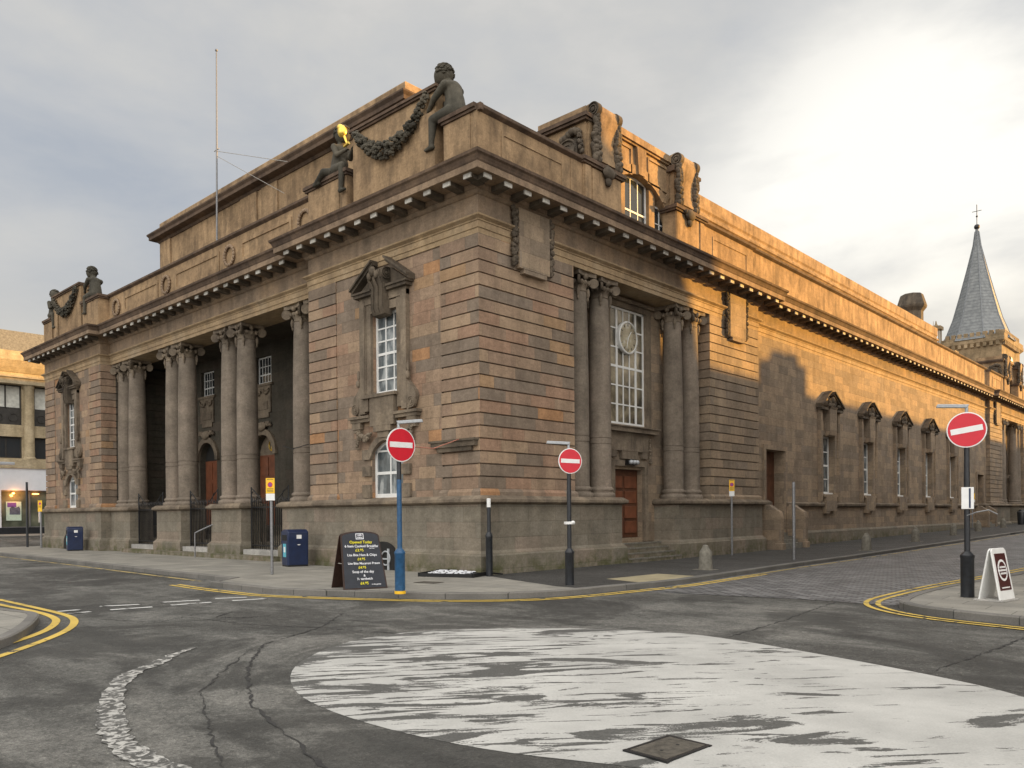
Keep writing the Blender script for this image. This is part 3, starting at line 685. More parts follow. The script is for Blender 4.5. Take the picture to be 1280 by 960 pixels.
# low front step
part(MB(W=(0, 1, 0)).box(-23.5, -10.3, -.02, 1.5, -.1, .17), 'step', 'plinth_stone')

# rustication
def rust(z0, z1, n, gd=.055, gh=.036):
    st = (z1 - z0) / n; pr = [(.07, 2.08), (.07, 2.2), (.0, z0)]
    for i in range(n):
        a = z0 + st * i; pr += [(0, a), (0, a + st - gh), (-gd, a + st - gh + .004), (-gd, a + st - .002)] if i < n - 1 else [(0, a), (0, z1)]
    return pr
RU = rust(2.285, 9.0, 20)
for pth, mt_ in (([(-1.5, .08), (-1.5, 0), (0, 0), (0, 4.0), (-1.0, 4.0)], 'ashlar_front'), ([(-7.95, .6), (-7.95, 0), (-6.42, 0), (-6.42, .08)], 'ashlar_front'), ([(-7.95, 3.6), (-7.95, .6)], 'shaded_loggia_stone'),
                 ([(XF, 9), (XF, 0), (XF + 1.5, 0), (XF + 1.5, .08)], 'ashlar_front'), ([(-27.38, .08), (-27.38, 0), (-25.85, 0), (-25.85, .7)], 'ashlar_front'), ([(-25.85, .7), (-25.85, 3.6)], 'shaded_loggia_stone'),
                 ([(-1.0, 12.15), (0, 12.15), (0, 16.15), (-.3, 16.15)], 'ashlar_side'), ([(-1.0, 67.35), (0, 67.35), (0, 71.35), (-.3, 71.35)], 'ashlar_side'), ([(-.3, 55.2), (0, 55.2), (0, 59.2), (-1.0, 59.2)], 'ashlar_side')):
    part(sweep(RU, pth, False), 'rusticated_wall', mt_)

def sash(O, U, W, u0, u1, z0, z1, w, cols, rows, parent_fn, glass='glass', arch=0, fr=.07, bar=.028, mul=(), thick=()):
    """white window; mul: relative column widths; thick: indices of thick verticals"""
    f = MB(O, U, W); c = (u0 + u1) / 2; hw = (u1 - u0) / 2
    if arch:
        Rr = (hw * hw + arch * arch) / (2 * arch); zc = z1 - Rr
        top = lambda x: zc + math.sqrt(max(0, Rr * Rr - (x - c) ** 2)); zs_ = z1 - arch
        n = 12; ao = [(c + hw * math.cos(PI * k / n) * 1, 0) for k in range(n + 1)]
        o_ = [(x, top(x)) for x, _ in ao]; i_ = [(c + (x - c) * (hw - fr) / hw, z - fr) for x, z in o_]
        for k in range(n):
            f.prism_w([o_[k], o_[k + 1], i_[k + 1], i_[k]], w, w + .05)
    else: top = lambda x: z1; zs_ = z1; f.box(u0, u1, w, w + .05, z1 - fr, z1)
    f.box(u0, u0 + fr, w, w + .05, z0, zs_); f.box(u1 - fr, u1, w, w + .05, z0, zs_); f.box(u0 + fr, u1 - fr, w, w + .05, z0, z0 + fr * 1.5)
    ws = mul or [1] * cols; T = sum(ws); acc = 0; iu0, iu1 = u0 + fr, u1 - fr
    for k in range(len(ws) - 1):
        acc += ws[k]; x = iu0 + (iu1 - iu0) * acc / T; b_ = bar * (2.2 if k in thick else 1)
        f.box(x - b_ / 2, x + b_ / 2, w + .005, w + .04, z0 + fr, top(x) - fr * .7)
    for k in range(1, rows):
        z = z0 + fr + (zs_ - z0 - fr * (0 if arch else 2)) * k / rows if not arch else z0 + fr + (zs_ - z0 - fr) * k / (rows - 1)
        b_ = bar * (1.7 if k == rows // 2 else 1)
        f.box(iu0, iu1, w + .008, w + .036, z - b_ / 2, z + b_ / 2)
    o = parent_fn(f, 'window', 'white_paint')
    gl_ = MB(O, U, W)
    if arch: gl_.prism_w([(u0 + .01, z0), (u1 - .01, z0)] + [(c + (hw - .01) * math.cos(PI * k / 12), top(c + hw * math.cos(PI * k / 12)) - .01) for k in range(13)], w - .02, w + .015)
    else: gl_.box(u0 + .01, u1 - .01, w - .02, w + .015, z0 + .01, z1 - .01)
    sub(gl_, 'pane', glass, o)
    return o
def leafchain(mb, p0, p1, n, r, seed=0, sag=0, flat_=.7):
    rd = random.Random(seed); p0 = Vector(p0); p1 = Vector(p1)
    for i in range(n):
        t_ = (i + .5) / n; c = p0.lerp(p1, t_); c.z -= sag * 4 * t_ * (1 - t_)
        k = r * (.75 + .5 * math.sin(PI * t_)) if sag else r
        for q in range(3):
            a = rd.uniform(0, 2 * PI); mb.ball((c.x + k * .45 * math.cos(a), c.y + rd.uniform(0, k * .4), c.z + k * .45 * math.sin(a)), (k * rd.uniform(.45, .7), k * flat_ * .8, k * rd.uniform(.45, .7)), 7, 5)
def volute(mb, c, r, w_, ax=(0, 1, 0)):
    prof = [(r, -w_), (r, w_ * .9), (r * .86, w_ * .95), (r * .84, w_ * .55), (r * .66, w_ * .5), (r * .64, w_ * .95), (r * .5, w_ * .95), (r * .48, w_ * .55), (r * .3, w_ * .5), (r * .28, w_ * 1.1), (.001, w_ * 1.25)]
    mb.disc(c, ax, prof, 22)

def front_pav(O, U, mir):
    W = (0, -1, 0); M = lambda: MB(O, U, W)
    # plain ashlar between the quoins
    mb = M(); mb.wall(-6.42, -1.5, 2.1, 9.0, -.035, [(-4.56, -3.27, 5.2, 7.65), (-4.66, -3.2, 2.12, 3.82, .3)], .32)
    part(mb, 'wall', 'ashlar_plain')
    sash(O, U, W, -4.56, -3.27, 5.2, 7.65, -.2, 3, 6, part, 'pale_glass', 0, .075, .045)
    sash(O, U, W, -4.66, -3.2, 2.12, 3.82, -.2, 2, 3, part, 'pale_glass', .3, .08, .05)
    c = -3.95
    # surround: architrave, ears, lintel
    mb = M()
    for sx in (-1, 1):
        mb.box(*sorted((c + sx * .61, c + sx * .86)), -.03, .06, 4.75, 7.93); mb.box(*sorted((c + sx * .861, c + sx * 1.1)), -.03, .11, 4.66, 8.08)
        mb.box(*sorted((c + sx * .82, c + sx * .9)), .05, .085, 4.8, 7.9)
    mb.box(c - .86, c + .86, -.03, .058, 7.651, 7.9); mb.box(c - 1.1, c + 1.1, -.03, .09, 7.931, 8.16)
    part(mb, 'window_surround', 'carved_stone')
    # broken pediment
    mb = M()
    mb.box(c - 1.24, c - .36, -.03, .22, 8.16, 8.25); mb.box(c + .36, c + 1.24, -.03, .22, 8.16, 8.25)
    mb.box(c - 1.3, c - .36, -.03, .27, 8.251, 8.31); mb.box(c + .36, c + 1.3, -.03, .27, 8.251, 8.31)
    for sx in (-1, 1):
        def raked(o0, o1, w1):
            mb.prism_w([(c + sx * 1.36, 8.312 + o0), (c + sx * .30, 8.312 + o0 + .7), (c + sx * .30, 8.312 + o1 + .7), (c + sx * 1.36, 8.312 + o1)], -.03, w1)
        raked(-.0, .08, .22); raked(.081, .15, .3)
        mb.prism_w([(c + sx * 1.2, 8.32), (c + sx * .36, 8.32), (c + sx * .36, 8.85)], -.03, .05)
    part(mb, 'pediment', 'sooty_stone')
    # carved bracket / keystone in the gap
    mb = M(); mb.prism_u([(-.03, 7.45), (.2, 7.5), (.27, 7.7), (.25, 8.3), (.36, 8.5), (.36, 8.75), (.2, 8.86), (-.03, 8.86)], c - .3, c + .3)
    for sx in (-.22, 0, .22): mb.prism_u([(.2, 7.5), (.3, 7.68), (.29, 8.3), (.41, 8.5), (.41, 8.72), (.2, 8.8)], c + sx - .055, c + sx + .055)
    for sx in (-1, 1): volute(mb, (c + sx * .3, .2, 8.66), .17, .07, (sx, 0, 0)); mb.ball((c + sx * .16, .42, 8.6), (.1, .07, .12))
    mb.ball((c, .44, 8.72), (.13, .09, .14)); part(mb, 'keystone', 'sooty_stone', 40)
    # sill, apron, side shelves, scrolls
    mb = M(); mb.box(c - .95, c + .66, -.03, .2, 5.1, 5.199); mb.box(c - .93, c - .7, -.02, .12, 4.72, 5.099); mb.box(c - .58, c + .55, -.03, .15, 4.25, 5.099); mb.box(c - .42, c + .39, -.03, .149, 4.08, 4.249)
    mb.box(c - .28, c + .25, -.03, .1, 3.9, 4.079)
    part(mb, 'sill', 'carved_stone', bev=.008)
    mb = M()
    for sx in (-1, 1):
        mb.box(*sorted((c + sx * .60, c + sx * 1.62)), -.03, .2, 4.52, 4.6); mb.box(*sorted((c + sx * .60, c + sx * 1.56)), -.03, .14, 4.42, 4.519)
        mb.box(*sorted((c + sx * 1.1, c + sx * 1.5)), -.03, .12, 4.22, 4.419); mb.box(*sorted((c + sx * 1.15, c + sx * 1.45)), -.03, .09, 4.12, 4.219)
        # console scroll standing on the shelf
        pr = [(c + sx * 1.1, 4.6)] + [(c + sx * (1.1 + .44 * math.sin(PI * min(1, (k / 9) * 1.15)) * (1 - .35 * k / 9) + .03), 4.6 + .98 * k / 9) for k in range(10)] + [(c + sx * 1.1, 5.62)]
        mb.prism_w(pr, -.03, .1); volute(mb, (c + sx * 1.32, .1, 4.82), .17, .05); mb.ball((c + sx * 1.17, .12, 5.6), (.07, .07, .12)); mb.ball((c + sx * 1.17, .1, 5.85), (.05, .05, .16))
        leafchain(mb, (c + sx * 1.2, .1, 4.15), (c + sx * .55, .1, 4.1), 9, .1, 5, .22); leafchain(mb, (c + sx * 1.24, .08, 4.15), (c + sx * 1.26, .08, 3.62), 6, .085, 6)
    part(mb, 'bracket', 'carved_stone', 40)
    # arched lower window: raised head, quoin blocks
    mb = M()
    for sx in (-1, 1):
        for k, zz in enumerate((2.12, 2.78, 3.28)):
            mb.box(*sorted((c + .02 + sx * .74, c + .02 + sx * 1.12)), -.03, .055, zz, zz + (.3 if k else .4))
    n = 12; cc = c + .02; ro = [(cc + 1.0 * math.sin(-1.02 + 2.04 * k / n), 2.93 + 1.06 * math.cos(-1.02 + 2.04 * k / n)) for k in range(n + 1)]; ri = [(cc + .76 * math.sin(-1.02 + 2.04 * k / n) * 1.1, 2.72 + 1.1 * math.cos(-1.02 + 2.04 * k / n)) for k in range(n + 1)]
    for k in range(n): mb.prism_w([ro[k], ro[k + 1], ri[k + 1], ri[k]], -.03, .07)
    part(mb, 'window_surround', 'carved_stone')
    # cellar opening
    mb = M(); mb.wall(-4.75, -3.2, .0, .02, .0, [], .1)
    mb = M(); mb.prism_w([(-4.66, 0)] + [(c + .0 + .68 * math.cos(PI - PI * k / 14), .3 + .52 * math.sin(PI * k / 14)) for k in range(15)] + [(-3.27, 0)], .1, .207)
    part(mb, 'cellar_opening', 'dark_void')
    if not mir:
        mb = M()
        for x in (-4.35, -3.6): mb.box(x - .035, x + .035, .208, .24, 0, .62)
        mb.ring((-3.72, .23, .34), .2, .022, (0, 1, 0)); mb.box(-4.32, -3.63, .208, .23, .3, .34)
        part(mb, 'cellar_grille', 'pale_steel')
        mb = M(); mb.box(-1.8, -.08, -.03, .14, 3.42, 3.56); mb.box(-1.86, -.04, -.03, .18, 3.561, 3.62); mb.box(-1.6, -.25, -.03, .09, 3.3, 3.419)
        part(mb, 'ledge', 'sooty_stone')
front_pav((0, 0, 0), (1, 0, 0), False)
front_pav((XF, 0, 0), (-1, 0, 0), True)

# columns
def column(x, y, r, face):
    """face: outward dir of capital faces"""
    mb = MB(W=(0, 1, 0)); pr = [(r * 1.0, 2.44)]
    for z in (3.80, 3.98):
        pr += [(r, z - .02), (r * .955, z - .015), (r * .955, z + .015), (r, z + .02)]
    for k in range(1, 9):
        t_ = k / 8; pr.append((r * (1 - .16 * t_ ** 2.2), 4.05 + (8.42 - 4.05) * t_))
    mb.lathe((x, y), pr, 36)
    o = part(mb, 'column', 'column_stone', 35)
    b_ = MB(W=(0, 1, 0)); b_.lathe((x, y), [(r * 1.3, 2.1), (r * 1.33, 2.14), (r * 1.33, 2.19), (r * 1.26, 2.235), (r * 1.12, 2.25), (r * 1.1, 2.29), (r * 1.18, 2.32), (r * 1.19, 2.37), (r * 1.1, 2.41), (r * 1.0, 2.44)], 32)
    sub(b_, 'base', 'column_stone', o, 50)
    q = MB(W=(0, 1, 0)); rt_ = r * .84
    q.lathe((x, y), [(rt_, 8.40), (rt_ * 1.07, 8.43), (rt_, 8.46), (rt_ * 1.0, 8.55), (rt_ * 1.22, 8.66), (rt_ * 1.25, 8.72), (rt_ * .9, 8.76)], 28)
    h = r * 1.22; pts = []
    for sx, sy in ((-1, -1), (1, -1), (1, 1), (-1, 1)):
        pass
    cs = [(-1, -1), (1, -1), (1, 1), (-1, 1)]
    for i in range(4):
        a = cs[i]; b2 = cs[(i + 1) % 4]; mx, my = (a[0] + b2[0]) / 2, (a[1] + b2[1]) / 2
        pts.append((x + a[0] * h - .0, y + a[1] * h))
        for t_ in (.25, .5, .75):
            dd = 1 - .17 * math.sin(PI * t_); xx = a[0] * (1 - t_) + b2[0] * t_; yy = a[1] * (1 - t_) + b2[1] * t_
            pts.append((x + h * (xx * (dd if mx else 1)), y + h * (yy * (dd if my else 1))))
    q.prism_z(pts, 8.87, 8.995)
    for sx, sy in cs:
        cx_, cy_ = x + sx * h * .86, y + sy * h * .86
        volute(q, (cx_, cy_, 8.7), r * .42, .035, (sx, -sy, 0)); volute(q, (cx_, cy_, 8.7), r * .42, .035, (-sx, sy, 0))
    for dx, dy in ((1, 0), (-1, 0), (0, 1), (0, -1)):
        q.ball((x + dx * r * .98, y + dy * r * .98, 8.86), (.09, .09, .1)); 
        for k in (-.5, 0, .5): q.ball((x + dx * r * .95 + dy * k * r, y + dy * r * .95 + dx * k * r, 8.68), (.07, .07, .08))
    for sx, sy in cs: q.ball((x + sx * r * .7, y + sy * r * .7, 8.4), (.06, .06, .16)); q.ball((x + sx * r * .68, y + sy * r * .68, 8.22), (.035, .035, .08))
    sub(q, 'capital', 'carved_stone', o, 40)
for cx_ in (-9.15, -14.38, -19.42, -24.65):
    for d_ in (-.62, .62): column(cx_ + d_, .98, .405, 0)
for dy in (0, 55.2):
    for cy_ in (4.73, 5.88, 10.28, 11.43): column(-.46, cy_ + dy, .36, 0)

# loggia
mb = MB(W=(0, 1, 0)); mb.box(-25.85, -7.95, 1.6, 3.6, 9.1, 9.4); part(mb, 'loggia_ceiling', 'shaded_loggia_stone')
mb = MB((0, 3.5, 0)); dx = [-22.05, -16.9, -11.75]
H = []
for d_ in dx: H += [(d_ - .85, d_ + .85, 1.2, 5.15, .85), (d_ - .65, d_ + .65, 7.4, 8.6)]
mb.wall(-25.85, -7.95, 0, 9.3, 0, H, .35); part(mb, 'loggia_wall', 'shaded_loggia_stone')
for d_ in dx:
    O = (0, 3.5, 0)
    sash(O, (1, 0, 0), (0, -1, 0), d_ - .65, d_ + .65, 7.4, 8.6, -.2, 5, 3, part, 'glass', 0, .06, .035)
    mb = MB(O); mb.box(d_ - .85, d_ + .85, -.34, -.28, 1.2, 4.3); o = part(mb, 'door', 'red_door')
    m2 = MB(O)
    for sx in (-.42, .42):
        for z0 in (1.4, 2.4, 3.4): m2.box(d_ + sx - .3, d_ + sx + .3, -.279, -.25, z0, z0 + .8)
    sub(m2, 'door_panel', 'red_door', o)
    mb = MB(O); mb.box(d_ - .85, d_ + .85, -.34, -.29, 4.3, 5.2); part(mb, 'fanlight', 'carved_stone' if d_ > -20 else 'dark_void')
    mb = MB(O)
    n = 14; ro = [(d_ + 1.12 * math.cos(PI * k / n), 4.3 + 1.12 * math.sin(PI * k / n)) for k in range(n + 1)]; ri = [(d_ + .86 * math.cos(PI * k / n), 4.3 + .86 * math.sin(PI * k / n)) for k in range(n + 1)]
    for k in range(n): mb.prism_w([ro[k], ro[k + 1], ri[k + 1], ri[k]], -.01, .12)
    mb.ball((d_, .15, 5.5), (.35, .12, .2)); leafchain(mb, (d_ - .7, .08, 5.6), (d_ + .7, .08, 5.6), 12, .13, 3)
    # carved tablet with swags below the upper window
    mb.box(d_ - .82, d_ + .82, 0, .1, 7.28, 7.39); mb.box(d_ - .66, d_ + .66, 0, .06, 6.1, 7.279); mb.box(d_ - .5, d_ + .5, 0, .06, 5.9, 6.099)
    mb.box(d_ - .46, d_ + .46, .06, .09, 6.25, 6.6)
    leafchain(mb, (d_ - .62, .08, 7.15), (d_, .08, 7.15), 8, .08, 3, .2); leafchain(mb, (d_, .08, 7.15), (d_ + .62, .08, 7.15), 8, .08, 4, .2)
    part(mb, 'door_surround', 'carved_stone', 40)
# harp-like emblem on the fanlight over the middle door
mb = MB((0, 3.5, 0)); mb.ring((-16.72, -.27, 4.7), .22, .03, (0, 1, 0), a0=.6, a1=5.6); mb.box(-16.75, -16.69, -.29, -.25, 4.45, 4.98); part(mb, 'emblem', 'gold', 40)
mb = MB(W=(0, 1, 0)); mb.box(-25.85, -7.95, 2.4, 3.9, 0, 1.2)
for k in range(4): mb.box(-23.4, -10.4, 1.0 + .35 * k, 2.41, .17, .42 + .2 * k - (k * .0))
part(mb, 'step', 'plinth_stone')
for x0, x1 in ((-13.05, -10.45), (-18.1, -15.7), (-23.35, -20.75)): part(MB(W=(0, 1, 0)).box(x0, x1, .36, 1.0, .17, .36), 'step', 'light_step')

# side bay (window bay between paired columns)
def side_bay(dy):
    O = (0, dy, 0); U = (0, 1, 0); W = (1, 0, 0); M = lambda: MB(O, U, W); far = dy > 0
    mb = M(); mb.wall(4.0, 12.15, 0, 9.0, -.93, [(7.06, 9.16, 4.6, 8.6), (7.2, 8.95, .75, 3.1)], .5); part(mb, 'wall', 'ashlar_side')
    f = sash(O, U, W, 7.06, 9.16, 4.6, 8.6, -1.0, 5, 6, part, 'warm_glass', 0, .07, .045, (1, .9, .9, .9, 1), (0, 3))
    # surround of the window
    mb = M()
    for a, b_ in ((6.72, 7.059), (9.161, 9.5)): mb.box(a, b_, -.94, -.86, 4.57, 8.6); mb.box(a + .06, b_ - .06, -.86, -.83, 4.6, 8.55)
    mb.box(6.62, 9.54, -.94, -.86, 8.601, 8.78); mb.box(6.55, 9.61, -.94, -.74, 8.781, 8.88)
    mb.box(6.5, 9.66, -.94, -.66, 4.36, 4.52); mb.box(6.45, 9.71, -.94, -.6, 4.521, 4.569)
    mb.box(6.95, 9.2, -.94, -.8, 3.72, 4.359); mb.box(6.95, 7.3, -.94, -.81, 3.5, 3.719); mb.box(8.85, 9.2, -.94, -.81, 3.5, 3.719); mb.box(7.6, 8.55, -.94, -.81, 3.45, 3.719)
    mb.box(6.98, 7.18, -.94, -.8, .6, 3.2); mb.box(8.97, 9.17, -.94, -.8, .6, 3.2); mb.box(6.98, 9.17, -.94, -.8, 3.201, 3.4)
    leafchain(mb, (6.8, -.86, 4.2), (6.8, -.86, 3.3), 8, .08, 3); leafchain(mb, (9.38, -.86, 4.2), (9.38, -.86, 3.3), 8, .08, 3)
    part(mb, 'window_surround', 'carved_stone')
    if not far:
        mb = M(); mb.disc((8.08, -.88, 7.62), (0, 1, 0), [(.56, -.08), (.56, .03), (.51, .05), (.50, .0)], 36); c_ = part(mb, 'clock', 'white_paint', 40)
        mb = M(); mb.disc((8.08, -.87, 7.62), (0, 1, 0), [(.5, -.02), (.5, .0), (.01, .001)], 36); sub(mb, 'clock_face', 'clock_face', c_)
        for k in range(12):
            a = k * PI / 6; mb = M(); mb.tube((8.08 + .38 * math.sin(a), -.86, 7.62 + .38 * math.cos(a)), (8.08 + .46 * math.sin(a), -.86, 7.62 + .46 * math.cos(a)), .011, .011, 6); sub(mb, 'hour_mark', 'bronze_panel', c_)
        mb = M(); mb.tube((8.08, -.85, 7.62), (8.25, -.85, 7.84), .016, .01, 6); mb.tube((8.08, -.85, 7.62), (7.98, -.85, 7.24), .012, .008, 6); sub(mb, 'clock_hand', 'sign_white', c_)
        # bulkhead lamp over the door
        mb = M(); mb.box(7.75, 8.3, -.8, -.66, 3.24, 3.4); l_ = part(mb, 'door_lamp', 'black_iron')
        mb = M()
        for x in (7.85, 8.05, 8.22): mb.ball((x, -.62, 3.33), (.085, .085, .08), 10, 8)
        sub(mb, 'lamp_globe', 'pale_steel', l_, 60)
    mb = M(); mb.box(7.2, 8.95, -1.18, -1.12, .75, 3.1); d_ = part(mb, 'door', 'brown_door')
    mb = M()
    for sx in (7.3, 8.13):
        for z0 in (.9, 1.42, 1.94, 2.46): mb.box(sx, sx + .7, -1.119, -1.085, z0, z0 + .42)
    sub(mb, 'door_panel', 'red_door', d_, bev=.01)
    mb = M()
    for k in range(4): mb.box(6.48, 9.56, -1.4, -.55 + .28 * (3 - k), -.2, .58 - .15 * (3 - k))
    mb.box(7.2, 8.95, -1.4, -.951, .5, .75)
    part(mb, 'step', 'plinth_stone')
    for k in range(4): part(M().box(6.47, 9.57, -.62 + .28 * (3 - k), -.535 + .28 * (3 - k), .545 - .15 * (3 - k), .592 - .15 * (3 - k)), 'step_nosing', 'concrete')
    # hanging tablets on the frieze, with fruit drops either side
    for c_ in (2.07, 14.1):
        mb = M(); mb.box(c_ - .64, c_ + .64, .0, .17, 8.36, 10.0); mb.box(c_ - .45, c_ + .52, .0, .16, 8.24, 8.359)
        part(mb, 'tablet', 'ashlar_pale')
        for sx in (-.77, .77):
            mb = M(); leafchain(mb, (c_ + sx, .08, 10.0), (c_ + sx, .08, 8.45), 17, .12, 11); part(mb, 'fruit_drop', 'sooty_stone', 50)
for dy in (0, 55.2): side_bay(dy)

# long side wall
O = (0, 0, 0); U = (0, 1, 0); W = (1, 0, 0)
WC = [24.05 + 5.4 * k for k in range(5)]
holes = [(c - .72, c + .72, 2.42, 5.25) for c in WC] + [(17.24, 19.12, .3, 4.25), (52.3, 54.1, .3, 4.25)]
mb = MB(O, U, W); mb.wall(16.15, 55.2, 0, 9.0, -.28, holes, .5); part(mb, 'wall', 'ashlar_side')
mb = MB(O, U, W)
for a, b_ in zip([19.2] + [c + .75 for c in WC], [c - .75 for c in WC] + [52.2]):
    mb = MB(O, U, W); mb.prism_u([(-.3, 1.82), (-.2, 1.82), (-.13, 1.86), (-.11, 1.93), (-.11, 1.97), (-.2, 2.03), (-.3, 2.03)], a, b_); part(mb, 'string_course', 'carved_stone')
for c in WC:
    sash(O, U, W, c - .72, c + .72, 2.42, 5.25, -.56, 2, 4, part, 'pale_glass', 0, .09, .055)
    mb = MB(O, U, W)
    mb.box(c - .72, c + .72, -.51, -.33, 2.42, 2.5)
    o = part(mb, 'sill', 'white_paint')
    mb = MB(O, U, W)
    for sx in (-1, 1):
        mb.box(*sorted((c + sx * .73, c + sx * .98)), -.29, -.2, 2.25, 6.42); mb.box(*sorted((c + sx * .981, c + sx * 1.2)), -.29, -.13, 2.05, 6.42)
        mb.box(*sorted((c + sx * 1.06, c + sx * 1.16)), -.13, -.11, 2.1, 6.4)
    mb.box(c - .85, c + .85, -.29, -.1, 2.3, 2.419); mb.box(c - .66, c + .66, -.29, -.08, 1.62, 2.299); mb.box(c - .62, c - .2, -.29, -.1, 1.5, 1.619)
    mb.box(c - .98, c + .98, -.29, -.21, 5.251, 5.5)
    part(mb, 'window_surround', 'ashlar_pale')
    mb = MB(O, U, W); mb.prism_u([(-.29, 5.2), (-.02, 5.26), (.02, 5.5), (.02, 6.5), (.08, 6.62), (-.29, 6.62)], c - .42, c + .42)
    part(mb, 'keystone', 'ashlar_pale')
    mb = MB(O, U, W)
    for sx in (-1, 1):
        mb.box(*sorted((c + sx * .5, c + sx * 1.3)), -.29, .0, 6.43, 6.54)
        for o0, o1, w1 in ((0, .09, -.02), (.091, .17, .06)): mb.prism_w([(c + sx * 1.4, 6.541 + o0), (c + sx * .24, 6.541 + o0 + .68), (c + sx * .24, 6.541 + o1 + .68), (c + sx * 1.4, 6.541 + o1)], -.29, w1)
        volute(mb, (c + sx * .26, -.04, 6.84), .18, .05); mb.ball((c + sx * .55, .06, 6.66), (.14, .08, .1))
    mb.ball((c, .0, 6.95), (.14, .1, .17)); mb.ball((c, .0, 6.7), (.18, .09, .13))
    part(mb, 'pediment', 'sooty_stone', 40)
# side doors with little flanking piers
for d0, d1 in ((17.24, 19.12), (52.3, 54.1)):
    mb = MB(O, U, W); mb.box(d0, d1, -.8, -.74, .3, 4.25); d_ = part(mb, 'door', 'brown_door')
    mb = MB(O, U, W)
    for sx in (d0 + .12, (d0 + d1) / 2 + .04):
        for z0 in (1.0, 2.1, 3.2): mb.box(sx, sx + .78, -.739, -.71, z0, z0 + .9)
    sub(mb, 'door_panel', 'brown_door', d_)
    mb = MB(O, U, W)
    for a, b_ in ((d0 - .2, d0 - .001), (d1 + .001, d1 + .2)): mb.box(a, b_, -.29, -.2, .3, 4.45)
    mb.box(d0, d1, -.29, -.2, 4.251, 4.45); part(mb, 'door_surround', 'ashlar_pale')
    mb = MB(O, U, W)
    for k in range(5): mb.box(d0 + .02, d1 - .02, -.74, .55 - .22 * k, -.2, .1 + .14 * (k + 1) + gz(0, d0))
    part(mb, 'step', 'concrete')
    for a in (d0 - .42, d1 + .12):
        mb = MB(O, U, W); mb.prism_u([(-.3, -.2), (.62, -.2), (.62, 1.35), (.55, 1.6), (.35, 1.72), (.1, 1.9), (-.3, 1.92)], a, a + .3)
        mb.box(a - .03, a + .33, .35, .68, -.2, .3)
        part(mb, 'door_pier', 'ashlar_pale', bev=.03)

# ---- parapets
def panel(mb, u0, u1, z0, z1, w, t_=.05, d_=.03):
    mb.box(u0, u1, w - .01, w + d_, z1 - t_, z1); mb.box(u0, u1, w - .01, w + d_, z0, z0 + t_); mb.box(u0, u0 + t_, w - .01, w + d_, z0 + t_, z1 - t_); mb.box(u1 - t_, u1, w - .01, w + d_, z0 + t_, z1 - t_)
CAP = [(-.5, 12.2), (.0, 12.2), (.03, 12.22), (.09, 12.26), (.11, 12.28), (.11, 12.36), (.05, 12.38), (-.5, 12.40)]
def para(path, mat='parapet_stone', z0=10.68, z1=12.2, dz=0):
    part(sweep([(-.5, z0), (0, z0), (0, z1 + dz), (-.5, z1 + dz)], path), 'parapet', mat)
    part(sweep([(o, z + dz) for o, z in CAP], path), 'coping', 'cornice_stone')
# centre
part(sweep([(-.5, 10.68), (0, 10.68), (0, 12.24), (-.5, 12.24)], [(-25.9, .45), (-7.9, .45)]), 'parapet', 'parapet_stone')
part(sweep([(o, z + .04) for o, z in CAP], [(-25.9, .45), (-7.9, .45)]), 'coping', 'cornice_stone')
WR = [-8.62, -13.9, -19.9, -25.15]
WR = [-8.75, -13.95, -19.5, -24.9]
for a, b_ in ((-13.1, -9.6), (-18.9, -14.8)): pass
for i in range(3):
    mb = MB((0, .45, 0)); panel(mb, WR[i + 1] + .85, WR[i] - .85, 11.2, 12.0, .0, .14, .04); part(mb, 'parapet_panel', 'parapet_stone')
for c in WR[:]:
    mb = MB((0, .45, 0)); mb.ring((c, .05, 11.62), .36, .05, (0, 1, 0), 30, 6, 0, 2 * PI)
    for k in range(18): a = 2 * PI * k / 18; mb.ball((c + .36 * math.cos(a), .07, 11.62 + .36 * math.sin(a)), (.075, .05, .075), 6, 4)
    part(mb, 'wreath', 'cornice_face', 50)
# near and far pavilion parapets (front), with taller middle slab and shoulders for the statues
def pav_par(O, U):
    M = lambda: MB(O, U, (0, -1, 0)); mb = M()
    mb.box(-1.28, -.001, -.9, .0, 10.68, 12.2)            # corner block
    mb.box(-7.9, -5.75, -.9, .0, 10.68, 12.2)
    mb.box(-.14, .0, .0, .02, 10.9, 12.2); mb.box(-1.28, -.25, .0, .02, 10.7, 12.19)
    mb.box(-7.85, -6.15, .0, .03, 10.7, 12.19); mb.box(-6.1, -5.78, .0, .015, 10.7, 12.19)
    mb.box(-1.3, -.2, -1.2, -.5, 10.68, 12.2)
    part(mb, 'parapet', 'parapet_stone')
    mb = M(); mb.box(-5.45, -1.62, -.55, -.02, 10.68, 13.3); mb.box(-2.25, -1.62, -.02, .04, 10.7, 12.75); mb.box(-5.75, -5.45, -.9, -.3, 10.68, 12.1); mb.box(-1.62, -1.28, -.9, -.35, 10.68, 12.2)
    part(mb, 'parapet', 'parapet_stone')
    mb = M(); mb.box(-5.5, -1.56, -.62, .05, 13.3, 13.36); mb.box(-5.52, -1.5, -.66, .1, 13.361, 13.44)
    mb.box(-8.0, -5.7, -.95, .07, 12.2, 12.27); mb.box(-8.05, -5.65, -1.0, .12, 12.271, 12.38)
    mb.box(-1.34, -.0, -.95, .07, 12.2, 12.27); mb.box(-1.4, -.0, -1.0, .12, 12.271, 12.38)
    mb.box(-5.0, -2.3, -.02, .2, 10.66, 10.78)
    part(mb, 'coping', 'cornice_stone')
pav_par((0, 0, 0), (1, 0, 0)); pav_par((XF, 0, 0), (-1, 0, 0))
part(sweep([(-.5, 10.68), (0, 10.68), (0, 12.2), (-.5, 12.2)], [(XF, 16), (XF, 0.01)]), 'parapet', 'parapet_stone')
